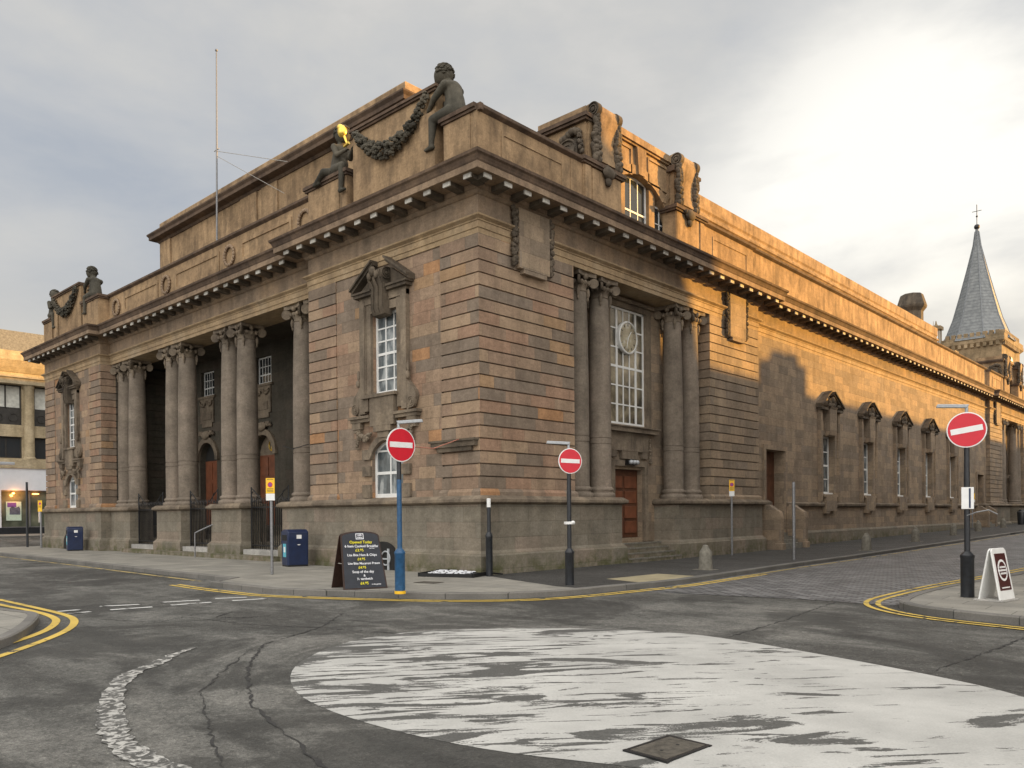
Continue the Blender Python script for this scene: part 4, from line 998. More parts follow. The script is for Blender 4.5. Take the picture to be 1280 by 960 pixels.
# side parapets
for dy in (0, 55.2):
    a0 = .012 if dy == 0 else dy
    para([(0, a0), (0, dy + 4.5)]); para([(0, dy + 11.66), (0, dy + 15.7), (-.5, dy + 15.7)])
    mb = MB((0, dy, 0), U, W); panel(mb, .9, 3.55, 11.15, 11.95, 0, .1, .025); panel(mb, 12.4, 15.2, 11.15, 11.95, 0, .1, .025); mb.box(3.9, 4.2, 0, .02, 10.7, 12.19); part(mb, 'parapet_panel', 'parapet_stone')
    if dy == 0:
        mb = MB((0, 0, 0), U, W); mb.box(.0, .12, .0, .119, 12.2, 12.379); part(mb, 'coping', 'cornice_stone')
para([(-.28, 15.7), (-.28, 55.2)], dz=.15)
part(MB(W=(0, 1, 0)).box(-1.6, -.5, 15.7, 55.2, 12.0, 12.3), 'parapet_gutter', 'lead_grey')

def aedicule(dy, c, sgn):
    """scrolled block above the side parapet; sgn: which way the side volute looks"""
    O = (0, dy + c, 0); U_ = (0, sgn, 0); M = lambda: MB(O, U_, (1, 0, 0))      # local u: 0 = outer edge, 1.95 = inner edge
    mb = M(); mb.box(0, 1.95, -.5, .05, 10.68, 12.2); mb.box(.04, .32, .05, .09, 10.7, 12.19); mb.box(.42, 1.9, .05, .07, 10.7, 12.19)
    mb.box(.35, 1.75, -2.2, -.12, 12.4, 13.66); mb.box(.42, .62, -.12, -.06, 12.4, 13.66)
    mb.box(.40, 1.7, -2.1, -.15, 13.86, 14.16)
    part(mb, 'parapet_block', 'parapet_stone')
    mb = M(); mb.box(-.08, 2.05, -.55, .13, 12.21, 12.28); mb.box(-.12, 2.1, -.6, .18, 12.281, 12.40)
    mb.box(.22, .7, -2.3, -.02, 13.66, 13.74); mb.box(.16, .74, -2.36, .04, 13.741, 13.859); mb.box(1.5, 1.92, -2.3, -.02, 13.66, 13.859)
    part(mb, 'coping', 'cornice_stone')
    mb = M(); pr = [(-.12, 12.41), (.12, 12.5), (.06, 12.8), (.03, 13.2), (.1, 13.6), (.17, 13.95), (.12, 14.2), (-.08, 14.34), (-.35, 14.3), (-.5, 14.1)]
    mb.prism_u(pr, .66, 1.72)
    part(mb, 'console', 'parapet_stone', 50)
    mb = M()
    for u in (.64, 1.74):
        leafchain(mb, (u, .05, 13.8), (u, .07, 12.5), 14, .175, 8); leafchain(mb, (u, .0, 13.3), (u, .02, 12.45), 7, .2, 12); volute(mb, (u, .0, 14.05), .23, .1, (-1 if u < 1 else 1, 0, 0))
    mb.ball((1.15, .16, 12.2), (.3, .12, .2)); mb.ball((1.15, .14, 11.95), (.14, .08, .16)); leafchain(mb, (.95, .12, 12.3), (1.45, .12, 12.25), 5, .14, 4)
    leafchain(mb, (.7, .05, 13.95), (1.65, .05, 13.95), 4, .12, 4)
    part(mb, 'carved_drop', 'sooty_stone', 50)
    # big side volute resting on the parapet
    mb = M(); volute(mb, (.3, -.75, 12.82), .42, .14, (-1, 0, 0)); mb.prism_w([(.35, 12.4), (-.0, 12.4), (.05, 12.7), (.35, 13.3)], -1.1, -.4)
    for k in range(6): mb.ball((.24, -.35 - .12 * k, 13.35 + .08 * math.sin(k)), (.12, .12, .12))
    leafchain(mb, (.2, -.3, 13.4), (.22, -.2, 12.7), 7, .11, 9)
    part(mb, 'volute', 'sooty_stone', 40)
for dy in (0, 55.2):
    aedicule(dy, 4.47, 1); aedicule(dy, 11.69, -1)
    mb = MB((0, dy, 0), U, W)
    c = 8.08; hw = 2.06; z0 = 10.95
    mb.wall(5.6, 10.56, 10.68, 13.9, -.35, [(c - hw, c + hw, 10.7, z0 + hw, hw)], .34); part(mb, 'lunette_wall', 'parapet_stone')
    mb = MB((0, dy, 0), U, W)
    n = 20; A = [PI * k / n for k in range(n + 1)]
    for k in range(n):
        mb.prism_w([(c + 2.36 * math.cos(A[k]), z0 + 2.36 * math.sin(A[k])), (c + 2.36 * math.cos(A[k + 1]), z0 + 2.36 * math.sin(A[k + 1])), (c + hw * math.cos(A[k + 1]), z0 + hw * math.sin(A[k + 1])), (c + hw * math.cos(A[k]), z0 + hw * math.sin(A[k]))], -.36, -.31)
    mb.prism_w([(c - .18, 13.0), (c + .18, 13.0), (c + .27, 13.9), (c - .27, 13.9)], -.36, -.24)
    for a in (-.75, .75):
        mb.prism_w([(c + 2.1 * math.sin(a) - .1, z0 + 2.1 * math.cos(a)), (c + 2.1 * math.sin(a) + .1, z0 + 2.1 * math.cos(a)), (c + 2.75 * math.sin(a) + .14, z0 + 2.75 * math.cos(a)), (c + 2.75 * math.sin(a) - .14, z0 + 2.75 * math.cos(a))], -.36, -.28)
    panel(mb, 6.3, 7.6, 12.9, 13.8, -.35, .07, .04); panel(mb, 8.56, 9.9, 12.9, 13.8, -.35, .07, .04)
    for a, b_ in ((7.0, 7.36), (8.8, 9.16)): mb.box(a, b_, -.66, -.45, 10.68, 12.8)
    part(mb, 'lunette_surround', 'parapet_stone')
    part(MB((0, dy, 0), U, W).box(6.1, 10.06, -1.2, -.27, 13.901, 13.97).box(6.1, 10.06, -1.2, -.2, 13.971, 14.2), 'coping', 'parapet_stone')
    for a, b_, t_ in ((6.03, 6.99, 12.4), (7.37, 8.79, 13.0), (9.17, 10.13, 12.4)):
        sash((0, dy, 0), U, W, a, b_, 10.7, t_, -.62, 3 if b_ - a > 1.2 else 2, 3, part, 'glass', (.06 if b_ - a > 1.2 else 0), .05, .035)
    part(MB((0, dy, 0), U, W).box(5.3, 10.86, -2.1, -.69, 10.6, 13.5), 'core_wall', 'cornice_stone')
# hall roof block and front attic
HP = [(XF + 1.5, 66), (XF + 1.5, 8), (-1.5, 8), (-1.5, 46.7), (-8, 46.7)]
part(sweep([(-1, 12.0), (0, 12.0), (0, 13.35), (.06, 13.4), (.1, 13.46), (.16, 13.5), (.16, 13.6), (.05, 13.7), (.05, 13.78), (.1, 13.86), (.1, 14.36), (.02, 14.42), (-1, 14.45)], [(-1.5, 11.3), (-1.5, 46.7), (-8, 46.7)]), 'attic_wall', 'parapet_stone')
part(MB(W=(0, 1, 0)).box(-31, -2.4, 11.4, 46.5, 10, 14.2).box(-31, -2.4, 46.5, 66, 10, 12.3), 'roof', 'lead_grey')
AT = [(-26.8, 10), (-26.8, 3.37), (-6.95, 3.37), (-6.95, 10)]
part(sweep([(-1, 12.0), (0, 12.0), (0, 15.8), (-1, 15.8)], AT), 'attic_wall', 'parapet_stone')
part(sweep([(-1, 15.801), (.05, 15.801), (.12, 15.9), (.3, 15.93), (.42, 15.96), (.42, 16.1), (.5, 16.2), (.5, 16.26), (-1, 16.3)], AT), 'attic_cornice', 'cornice_stone')
part(sweep([(-1, 16.261), (.02, 16.261), (.02, 16.82), (-.03, 16.88), (-1, 16.9)], AT), 'attic_wall', 'parapet_stone')
part(MB(W=(0, 1, 0)).box(-26, -7.7, 4.0, 10.2, 10, 16.85), 'roof', 'lead_grey')
for a, b_ in ((-26.7, -25.5), (-18.4, -17.0), (-16.6, -15.3), (-9.4, -7.0)): part(MB((0, 3.37, 0)).box(a, b_, 0, .07, 12.2, 15.78), 'pilaster', 'parapet_stone')
for a, b_ in ((-25.2, -18.7), (-15, -9.7)): part(MB((0, 3.37, 0)).box(a, b_, 0, .035, 14.15, 14.24), 'string_course', 'cornice_stone')
mb = MB((0, 3.37, 0)); mb.tube((-26.1, .25, 12.4), (-26.1, .25, 14.2), .12, .12); part(mb, 'vent_pipe', 'sign_white', 50)
# swag on each tall parapet slab
for O_, U_ in (((0, 0, 0), (1, 0, 0)), ((XF, 0, 0), (-1, 0, 0))):
    mb = MB(O_, U_); rd = random.Random(4)
    P0, P1 = Vector((-5.15, .1, 13.2)), Vector((-1.85, .12, 13.22))
    for i in range(46):
        t_ = i / 45; c = P0.lerp(P1, t_); c.z -= .95 * 4 * t_ * (1 - t_) * (1 + .0 * t_); k = .09 + .13 * math.sin(PI * t_)
        for q in range(7):
            a = rd.uniform(-.3, PI + .3) if q % 2 else rd.uniform(0, 2 * PI); rr = k * rd.uniform(.5, 1.1)
            mb.ball((c.x + rd.uniform(-.05, .05) + rr * .3 * math.cos(a), .12 + rr * math.sin(a) * .7, c.z + rr * math.cos(a)), (rd.uniform(.05, .09), rd.uniform(.05, .08), rd.uniform(.04, .07)), 6, 4)
    part(mb, 'garland', 'statue_bronze', 40)
# chimney
def oct_(mb, c, r0, r1, z0, z1): mb.lathe(c, [(r0, z0), (r1, z1)], 8, PI / 8)
mb = MB(W=(0, 1, 0)); c = (-3.9, 49.6)
mb.lathe(c, [(.78, 10.5), (.78, 16.4), (.8, 16.45), (1.0, 16.7), (1.04, 16.85), (1.0, 17.0), (.78, 17.7), (.7, 17.75)], 8, PI / 8)
part(mb, 'chimney', 'sooty_stone'); mb = MB(W=(0, 1, 0)); mb.box(-8, -2.6, 46.7, 52.5, 10, 13.6); part(mb, 'roof', 'parapet_stone')

# wires on the front columns
mb = MB(W=(0, 1, 0)); mb.path([(-10.6, .6, 4.1), (-9.8, .5, 3.95), (-8.0, -.02, 3.96)], .014, 6); part(mb, 'cable', 'black_iron')

# ------------------------------------------------------------------ iron railings and handrail
def railing(x0, x1):
    o = empty('iron_railing', ((x0 + x1) / 2, .72, .36), '', 'railing', 'black railings closing the portico bays'); h = (x1 - x0) / 2
    mb = MB(W=(0, 1, 0)); 
    for z in (.12, 1.55): mb.box(-h, h, -.02, .02, z, z + .05)
    mb.out('rail', 'black_iron', o); mb = MB(W=(0, 1, 0)); n = int((x1 - x0) / .13)
    for k in range(n + 1):
        x = -h + 2 * h * k / n; mb.box(x - .012, x + .012, -.012, .012, .0, 1.72 if k % 2 else 1.8); mb.lathe((x, 0), [(.012, 1.72 if k % 2 else 1.8), (.025, 1.8 if k % 2 else 1.86), (.002, 1.95)], 4)
    mb.out('bars', 'black_iron', o); mb = MB(W=(0, 1, 0))
    for sx in (-1, 1):
        mb.ring((sx * (h - .25), 0, 2.0), .2, .018, (0, 1, 0), 18, 5, 0, 4.5); mb.tube((sx * h * .98, 0, 0), (sx * h * .98, 0, 2.35), .025)
        mb.tube((sx * h * .95, 0, 2.3), (sx * h * .4, 0, 1.85), .018)
    mb.out('scroll', 'black_iron', o); return o
for (a, b_), lb in zip(((-13.08, -10.42), (-18.12, -15.68), (-23.38, -20.72)), ('black iron railing in the portico bay nearest the street corner', 'black iron railing in the middle portico bay', 'black iron railing in the portico bay farthest from the corner')):
    railing(a, b_)['label'] = lb
o = empty('handrail', (-14.85, -.2, 0), 'slim grey metal handrail rising up the middle portico steps', 'handrail')
mb = MB(W=(0, 1, 0)); mb.path([(0, 0, 0), (0, 0, .95), (.1, .15, 1.05), (.95, 1.15, 1.65)], .028, 8); mb.out('rail', 'grey_steel', o, 50)
o.location = (-15.9, -.15, 0)

# ------------------------------------------------------------------ statues (seated stone children)
def child(name, loc, facing, pose, gold=False):
    """one continuous body: overlapping tapered forms fused by a voxel remesh. local u = facing direction, w toward the street"""
    O_ = Vector((0, 0, 0)); U_ = (facing, 0, 0); mb = MB(O_, U_, (0, -1, 0))
    def limb(a, b_, r0, r1, seg=5):
        a = Vector(a); b_ = Vector(b_)
        for k in range(seg + 1):
            t_ = k / seg; c = a.lerp(b_, t_); r_ = r0 + (r1 - r0) * t_; mb.ball(tuple(c), r_, 14, 10)
        mb.tube(a, b_, r0, r1, 14)
    # torso leaning forward
    limb((-.02, 0, .18), (.02, 0, .45), .27, .25); limb((.02, 0, .45), (.10, 0, .78), .25, .225)
    mb.ball((.10, .0, .84), (.19, .29, .15), 16, 10); mb.ball((.1, 0, .38), (.24, .24, .2), 14, 10)
    limb((.13, 0, .9), (pose['head'][0] * .75, 0, 1.06), .12, .11)
    hx, hz = pose['head']; mb.ball((hx, 0, hz), (.27, .235, .28), 22, 16); mb.ball((hx + .09, 0, hz - .1), (.18, .17, .17), 18, 12)
    mb.ball((hx + .24, 0, hz - .05), (.06, .035, .05), 10, 8); mb.ball((hx + .2, 0, hz + .06), (.06, .13, .04), 10, 8)
    for s_ in (-1, 1):
        mb.ball((hx + .14, s_ * .1, hz - .1), (.08, .07, .07), 10, 8); mb.ball((hx - .02, s_ * .21, hz - .03), (.05, .025, .07), 10, 8); mb.ball((hx + .205, s_ * .075, hz + .005), (.03, .035, .022), 8, 6)
    mb.ball((hx + .215, 0, hz - .14), (.035, .06, .02), 8, 6); mb.ball((hx + .2, 0, hz - .175), (.035, .05, .02), 8, 6); mb.ball((hx + .17, 0, hz - .22), (.05, .05, .04), 8, 6)
    for s_ in (-1, 1):
        sh = (.12, s_ * .26, .84); el = pose['elbow'][0 if s_ > 0 else 1]; ha = pose['hand'][0 if s_ > 0 else 1]
        limb(sh, el, .11, .085); limb(el, ha, .085, .055); hd = (Vector(ha) - Vector(el)).normalized(); mb.ball(ha, (.075, .06, .065), 10, 8)
        for q in range(4):
            f0 = Vector(ha) + Vector((0, -.045 + .03 * q, .0)) + hd * .03; limb(f0, f0 + hd * (.09 + .015 * (q in (1, 2))) + Vector((0, 0, -.03)), .02, .015, 3)
        limb(Vector(ha) + Vector((0, .0, .03)), Vector(ha) + hd * .06 + Vector((0, .0, .08)), .022, .017, 3)
        hp = (.03, s_ * .15, .16); kn, ft = pose['leg'][0 if s_ > 0 else 1]
        limb(hp, kn, .18, .125); limb(kn, ft, .12, .07); toe = Vector(ft) + Vector((.2, 0, -.03)); limb(Vector(ft) + Vector((-.04, 0, -.02)), toe, .07, .05, 4)
        for q in range(3): mb.ball(tuple(toe + Vector((.04, -.035 + .035 * q, -.01))), .024, 8, 6)
    o = empty(name, loc, '', 'statue'); me = mb.out('body', 'statue_bronze', o, 0)
    rm = me.modifiers.new('fuse', 'REMESH'); rm.mode = 'VOXEL'; rm.voxel_size = .022; rm.use_smooth_shade = True
    sm = me.modifiers.new('soften', 'SMOOTH'); sm.iterations = 4; sm.factor = .5
    hb = MB(O_, U_, (0, -1, 0)); rd = random.Random(5)
    for k in range(150):
        a = rd.uniform(0, 2 * PI); e = rd.uniform(-.25, PI / 2); d = Vector((math.cos(a) * math.cos(e), math.sin(a) * math.cos(e), math.sin(e)))
        if d.x > .1 and d.z < .55: continue
        hb.ball((hx + d.x * .262, d.y * .228, hz + .01 + d.z * .272), (.06, .055, .03), 7, 5)
    hr = hb.out('hair', 'statue_bronze', o, 60)
    if gold:
        gb = MB(O_, U_, (0, -1, 0)); gb.ball((hx + .13, .09, hz + .02), (.155, .16, .21), 20, 14); gb.ball((hx + .08, .14, hz + .16), (.12, .1, .1), 12, 8)
        gb.tube((hx + .2, .08, hz - .12), (hx + .33, .06, hz - .42), .05, .03); gb.tube((hx + .2, .08, hz - .46), (hx + .42, .06, hz - .40), .04, .05)
        gb.out('gilding', 'gold', o, 50)
    return o
poseR = dict(head=(.44, 1.27), elbow=[(.52, .26, .62), (.5, -.2, .66)], hand=[(.80, .18, .46), (.86, -.05, .60)], leg=[((.62, .22, .12), (.66, .25, -.55)), ((.60, -.2, .14), (.55, -.2, -.5))])
poseL = dict(head=(.2, 1.28), elbow=[(.30, .30, .52), (.34, -.2, .55)], hand=[(.60, .18, .62), (.66, -.05, .70)], leg=[((.52, .25, .14), (.50, .3, -.62)), ((-.35, .34, .15), (-.85, .32, -.08))])
s1 = child('cherub_statue', (-1.0, .18, 12.34), -1, poseR); s1.scale = (1.08, 1.08, 1.08); s1['label'] = 'dark stone child statue on the parapet nearest the street corner, bending over the garland'
s2 = child('cherub_statue', (-6.42, .18, 12.36), 1, poseL, True); s2['label'] = 'dark stone child statue with a gilded face and ribbon, seated left of the nearer garland'
s3 = dup(s1, (-33.8 + 6.42 + .55, .18, 12.36), 0, 'dark stone child statue seated at the right end of the far parapet garland')
s4 = child('cherub_statue', (XF + 1.0, .18, 12.36), 1, dict(poseL, leg=poseR['leg'])); s4['label'] = 'dark stone child statue at the far left corner of the roofline, holding the garland end'
for s_ in (s1, s2, s3, s4): s_['group'] = 'stone children sitting on the parapet'

# flagpole
o = empty('flagpole', (-16.78, 1.35, 12.3), 'tall white flagpole with stay wires rising behind the portico parapet', 'flagpole')
mb = MB(W=(0, 1, 0)); mb.lathe((0, 0), [(.042, 0), (.036, 3), (.024, 8.55), (.018, 8.6)], 12); mb.out('pole', 'grey_steel', o, 50)
mb = MB(W=(0, 1, 0)); mb.tube((0, 0, 4.5), (4.6, .5, 2.9), .012, .012, 5); mb.tube((0, 0, 4.3), (2.9, 1.4, 2.4), .012, .012, 5); mb.tube((-.2, 0, 4.55), (.2, 0, 4.55), .02); mb.out('stay_wire', 'rope', o)
mb = MB(W=(0, 1, 0)); mb.ball((0, 0, 8.66), .06); mb.out('finial', 'grey_steel', o, 60)
o.rotation_euler = (0, R(.9), 0)

# ------------------------------------------------------------------ text helper
def text(s_, size, mat, loc, xdir, up_, parent, name='lettering', ex=.002, align='CENTER', shear=0.0):
    cu = bpy.data.curves.new(name, 'FONT'); cu.body = s_; cu.size = size; cu.extrude = ex; cu.align_x = align; cu.shear = shear; cu.offset = .0005 * size / .05
    tmp = bpy.data.objects.new('tmp', cu); COL.objects.link(tmp)
    dg = bpy.context.evaluated_depsgraph_get(); me = bpy.data.meshes.new_from_object(tmp.evaluated_get(dg)); bpy.data.objects.remove(tmp)
    me.name = name; me.materials.clear(); me.materials.append(MATS[mat])
    o = bpy.data.objects.new(name, me); COL.objects.link(o); x = Vector(xdir).normalized(); y = Vector(up_).normalized(); z = x.cross(y)
    o.parent = parent; o.matrix_local = Matrix(((x.x, y.x, z.x, loc[0]), (x.y, y.y, z.y, loc[1]), (x.z, y.z, z.z, loc[2]), (0, 0, 0, 1)))
    return o

# ------------------------------------------------------------------ no-entry signs
def no_entry(loc, ang, hdisc, r, col_low, zsplit, sleeve, label, lampdir, zlow, roll=0.):
    """ang = direction the disc faces (radians, from +X)"""
    o = empty('no_entry_sign', loc, label, 'road sign', 'no-entry signs on lamp-topped posts', rz=ang)
    mb = MB(W=(0, 1, 0)); mb.lathe((0, 0), [(sleeve, 0), (sleeve, zlow - .06), (sleeve * 1.06, zlow - .05), (sleeve * 1.06, zlow - .01), (.055, zlow + .06)], 18); mb.out('sleeve', col_low, o, 40)
    mb = MB(W=(0, 1, 0)); mb.lathe((0, 0), [(.05, zlow + .05), (.05, zsplit)], 14); mb.out('pole', col_low, o, 40)
    mb = MB(W=(0, 1, 0)); mb.lathe((0, 0), [(.047, zsplit), (.047, hdisc + r * .95)], 14); mb.out('pole', 'black_paint', o, 40)
    mb = MB(W=(0, 1, 0)); mb.disc((.065, 0, 0), (1, 0, 0), [(r, 0), (r, .02), (r * .955, .022)], 48); d = mb.out('sign_disc', 'sign_white', o, 30)
    d.location = (0, 0, hdisc); d.rotation_euler = (roll, 0, 0)
    mb = MB(W=(0, 1, 0)); mb.disc((.065, 0, 0), (1, 0, 0), [(r * .94, .0), (r * .94, .0245)], 48); mb.out('red_field', 'sign_red', d, 30)
    mb = MB(W=(0, 1, 0)); mb.box(.066, .0925, -r * .8, r * .8, -r * .16, r * .16); mb.out('white_bar', 'sign_white', d)
    mb = MB(W=(0, 1, 0)); mb.box(-.055, .066, -.06, .06, hdisc + r * .5, hdisc + r * .58); mb.box(-.055, .066, -.06, .06, hdisc - r * .58, hdisc - r * .5); mb.out('clamp', 'grey_steel', o)
    lz = hdisc + r * .95; mb = MB(W=(0, 1, 0)); mb.lathe((0, 0), [(.03, lz), (.03, lz + .14)], 10); ly = lampdir
    mb.hexa([(.0, -.05, lz + .1), (.0, .05, lz + .1), (.5, .045, lz + .13), (.5, -.045, lz + .13)], [(-.04, -.055, lz + .16), (-.04, .055, lz + .16), (.48, .05, lz + .19), (.48, -.05, lz + .19)])
    l = mb.out('lamp_arm', 'pale_steel', o, 30, bev=.008); l.rotation_euler = (0, 0, lampdir)
    return o
n1 = no_entry((2.17, -4.49, 0), math.atan2(-.08, 1), 3.02, .345, 'blue_paint', 2.32, .105, 'no-entry sign on a blue post at the kerb beside the chalkboard', R(45), .86)
n2 = no_entry((3.66, -.85, 0), math.atan2(-.45, .87), 2.77, .283, 'black_paint', 2.2, .10, 'no-entry sign on a black post in front of the paired side columns', R(-110), .76, R(-2))
n3 = no_entry((11.03, 1.65, 0), math.atan2(-.97, .23), 3.07, .325, 'black_paint', 2.3, .115, 'no-entry sign on a scuffed black post at the right-hand kerb, beside the white board', R(-80), .78, R(9))
mb = MB(W=(0, 1, 0)); mb.box(.045, .075, -.09, .11, 1.62, 2.02); q = mb.out('notice', 'sign_white', n3, bev=.004)
mb = MB(W=(0, 1, 0)); mb.box(.0755, .079, .03, .06, 1.64, 2.0); mb.out('stripe', 'bin_blue', q)
mb = MB(W=(0, 1, 0)); mb.path([(.05, 0, 1.5), (.1, .15, 1.56), (.05, .34, 1.6), (.02, .48, 1.52)], .012, 6); mb.out('bracket', 'grey_steel', n3)
mb = MB(W=(0, 1, 0)); mb.box(-.06, .06, -.1, .1, 1.36, 1.42); mb.ball((.05, .07, 1.4), (.04, .05, .04)); mb.out('cable_tie', 'sign_white', n2)
mb = MB(W=(0, 1, 0)); mb.lathe((0, 0), [(.115, 0), (.115, .06), (.108, .061)], 18); mb.out('yellow_foot_band', 'sign_yellow', n1)
# pink cable from the sign to the wall
mb = MB(W=(0, 1, 0)); mb.path([(2.12, -4.38, 3.02), (1.1, -2.6, 3.12), (-.6, -.2, 3.6)], .012, 6)
tag(mb.out('cable', 'pink_cable'), 'thin pink cable strung from the blue-post sign to the wall ledge', 'cable')

# ------------------------------------------------------------------ parking plates on posts
def plate(loc, h, ang, label, wdt=.26, r=.04, extra=False):
    wdt *= .72
    o = empty('parking_sign', loc, label, 'parking sign', 'yellow waiting plates on grey posts', rz=ang)
    mb = MB(W=(0, 1, 0)); mb.lathe((0, 0), [(r, 0), (r, h), (r * .8, h + .02)], 14); mb.out('post', 'grey_steel', o, 40)
    mb = MB(W=(0, 1, 0)); mb.box(r + .002, r + .016, -wdt / 2, wdt / 2, h - .36, h + .06); p_ = mb.out('plate', 'sign_yellow', o)
    mb = MB(W=(0, 1, 0)); mb.box(r + .002, r + .015, -wdt / 2, wdt / 2, h - .55, h - .365); mb.out('lower_plate', 'sign_yellow' if extra else 'sign_white', o)
    mb = MB(W=(0, 1, 0)); mb.disc((r + .016, 0, h - .12), (1, 0, 0), [(.072, 0), (.072, .003)], 24); mb.out('red_ring', 'sign_red', p_)
    mb = MB(W=(0, 1, 0)); mb.disc((r + .0165, 0, h - .12), (1, 0, 0), [(.05, 0), (.05, .0045)], 24); mb.out('blue_centre', 'sticker_purple', p_)
    mb = MB(W=(0, 1, 0)); mb.hexa([(r + .021, -.045, h - .165), (r + .021, -.03, h - .165), (r + .0222, -.03, h - .165), (r + .0222, -.045, h - .165)], [(r + .021, .03, h - .075), (r + .021, .045, h - .075), (r + .0222, .045, h - .075), (r + .0222, .03, h - .075)]); mb.out('slash', 'sign_red', p_)
    mb = MB(W=(0, 1, 0))
    for z in (h + .02, h - .24, h - .28, h - .32): mb.box(r + .0165, r + .018, -wdt * .36, wdt * .36, z, z + .014)
    mb.out('small_print', 'black_paint', p_)
    return o
plate((-4.86, -3.25, 0), 2.58, math.atan2(-.85, .5), 'yellow waiting-restriction plate on a grey post in front of the portico, beside the blue bin', .36)
plate((-33.2, -.45, 0), 2.5, math.atan2(-.85, .5), 'tall yellow plate on a thin grey post at the far left corner of the hall', .36, .05, True)
plate((.67, 12.48, 0), 2.74, math.atan2(-.8, .6), 'yellow waiting-restriction plate on a post against the side plinth, right of the side columns', .26)
o = plate((1.0, 45.5, .27), 2.4, math.atan2(-.8, .6), 'small yellow plate on a thin post beyond the arched side windows', .4)
mb = MB(W=(0, 1, 0)); mb.lathe((0, 0), [(.05, 0), (.05, 2.55), (.03, 2.58)], 12); o = mb.out('bare_post', 'grey_steel', None, 40); o.location = (3.75, 10.85, 0); tag(o, 'bare grey steel post with no plate, standing in front of the recessed side door', 'post')

# ------------------------------------------------------------------ litter bins
def bin_(loc, ang, label):
    o = empty('litter_bin', loc, label, 'litter bin', 'blue litter bins by the hall front', rz=ang)
    mb = MB(W=(0, 1, 0)); hw, hd = .34, .27
    pr = [(hd, 0.03), (hd + .02, .5), (hd + .05, .93), (hd + .05, 1.1), (hd * .55, 1.17), (-hd * .55, 1.17), (-hd - .05, 1.1), (-hd - .05, .93), (-hd - .02, .5), (-hd, .03)]
    mb.prism_w([(a, z) for a, z in pr], -hw, hw); mb.out('body', 'bin_blue', o, bev=.035)
    mb = MB(W=(0, 1, 0)); mb.box(-hd, hd, -hw + .02, hw - .02, 0, .05); mb.out('base', 'black_iron', o)
    mb = MB(W=(0, 1, 0)); mb.box(-hd + .06, hd - .06, -hw - .006, -hw + .02, .82, 1.0); mb.out('slot', 'dark_void', o)
    mb = MB(W=(0, 1, 0)); mb.box(-hd - .045, -hd - .02, -.22, .22, .86, 1.02); mb.out('slot', 'dark_void', o)
    mb = MB(W=(0, 1, 0)); mb.box(-.12, .14, -hw - .005, -hw + .01, .3, .72); q = mb.out('poster', 'sticker_blue', o)
    mb = MB(W=(0, 1, 0)); mb.box(-.06, .08, -hw - .008, -hw - .004, .45, .62); mb.out('emblem', 'sign_white', q)
    mb = MB(W=(0, 1, 0)); mb.box(hd + .03, hd + .054, -.06, .10, .88, 1.0)
    mb.out('label_plate', 'sign_white', o)
    mb = MB(W=(0, 1, 0)); mb.disc((hd + .028, .02, .74), (1, 0, 0), [(.07, 0), (.07, .006)], 12); mb.out('emblem', 'sign_white', o)
    return o
bin_((-7.55, -.85, 0), R(-12), 'navy blue litter bin with a pale poster, standing just left of the chalkboard')
bin_((-27.3, -.75, 0), R(-12), 'navy blue litter bin at the far left end of the hall front')

# ------------------------------------------------------------------ chalkboard
o = empty('chalkboard', (.40, -4.2, 0), 'chalk-lettered black A-board menu standing on the kerb', 'menu board', rz=R(74))
# local: x across, board face toward -y
def board(mb, sgn, w0, w1, ztop, base, t_=.02, inner=False):
    """leaf leaning: foot at y=sgn*base, top at y=0"""
    n = 10; pts = []
    wb, wt = w0, w1
    outl = [(-wb, 0), (wb, 0), (wt, ztop - .1)] + [(wt * math.cos(PI * k / n), ztop - .1 + .1 * math.sin(PI * k / n)) for k in range(1, n)] + [(-wt, ztop - .1)]
    return outl
slope = .38
def leaf(sgn, outl, off0, off1, name, mat, par, bev=0):
    mb = MB(W=(0, 1, 0)); f = lambda x, z, o_: (x, sgn * (slope * (1 - z / 1.25)) + sgn * o_, z); n = len(outl)
    mb.add([f(x, z, off0) for x, z in outl] + [f(x, z, off1) for x, z in outl], [tuple(range(n)), tuple(range(n, 2 * n))[::-1]] + [(i, (i + 1) % n, n + (i + 1) % n, n + i) for i in range(n)])
    return mb.out(name, mat, par, bev=bev)
ol = board(None, 1, .5, .44, 1.25, .3); ins = [(x * .93, .03 + z * .955) for x, z in ol]
f1 = leaf(-1, ol, 0, .03, 'frame', 'dark_wood', o); fp = leaf(-1, ins, .02, .034, 'writing_panel', 'slate_board', f1)
f2 = leaf(1, ol, 0, .03, 'frame', 'dark_wood', o)
mb = MB(W=(0, 1, 0)); mb.tube((-.42, -.17, .55), (-.42, .17, .55), .008); mb.tube((.42, -.17, .55), (.42, .17, .55), .008); mb.out('stay', 'rope', o)
upv = Vector((0, slope, 1.25)).normalized()
def bt(s_, z, size, mat, x=0., nm='lettering'): return text(s_, size, mat, (x, -(slope * (1 - z / 1.25)) - .037, z), (1, 0, -.02), upv, f1, nm)
for s_, z, sz_, mt_, x in (('Opened Today', .985, .085, 'chalk_yellow', 0), ('6 Item Cooked Breakfast', .90, .078, 'chalk_white', .02), ('£3.95', .81, .085, 'chalk_yellow', -.05),
                           ('Lite Bite Ham & Chips', .71, .075, 'chalk_white', .0), ('£4.95', .62, .08, 'chalk_yellow', -.03), ('Lite Bite Macaroni Prawn', .53, .072, 'chalk_white', .02), ('£4.95', .44, .08, 'chalk_yellow', -.03),
                           ('Soup of the day', .35, .078, 'chalk_white', -.02), ('&', .27, .07, 'chalk_white', 0), ('½ sandwich', .20, .075, 'chalk_white', 0), ('£4.95', .10, .085, 'chalk_yellow', -.02), ('in the garden', .085, .04, 'chalk_white', .25), ('toast & tea', .865, .028, 'chalk_white', .24)):
    bt(s_, z, sz_, mt_, x)
mb = MB(W=(0, 1, 0))
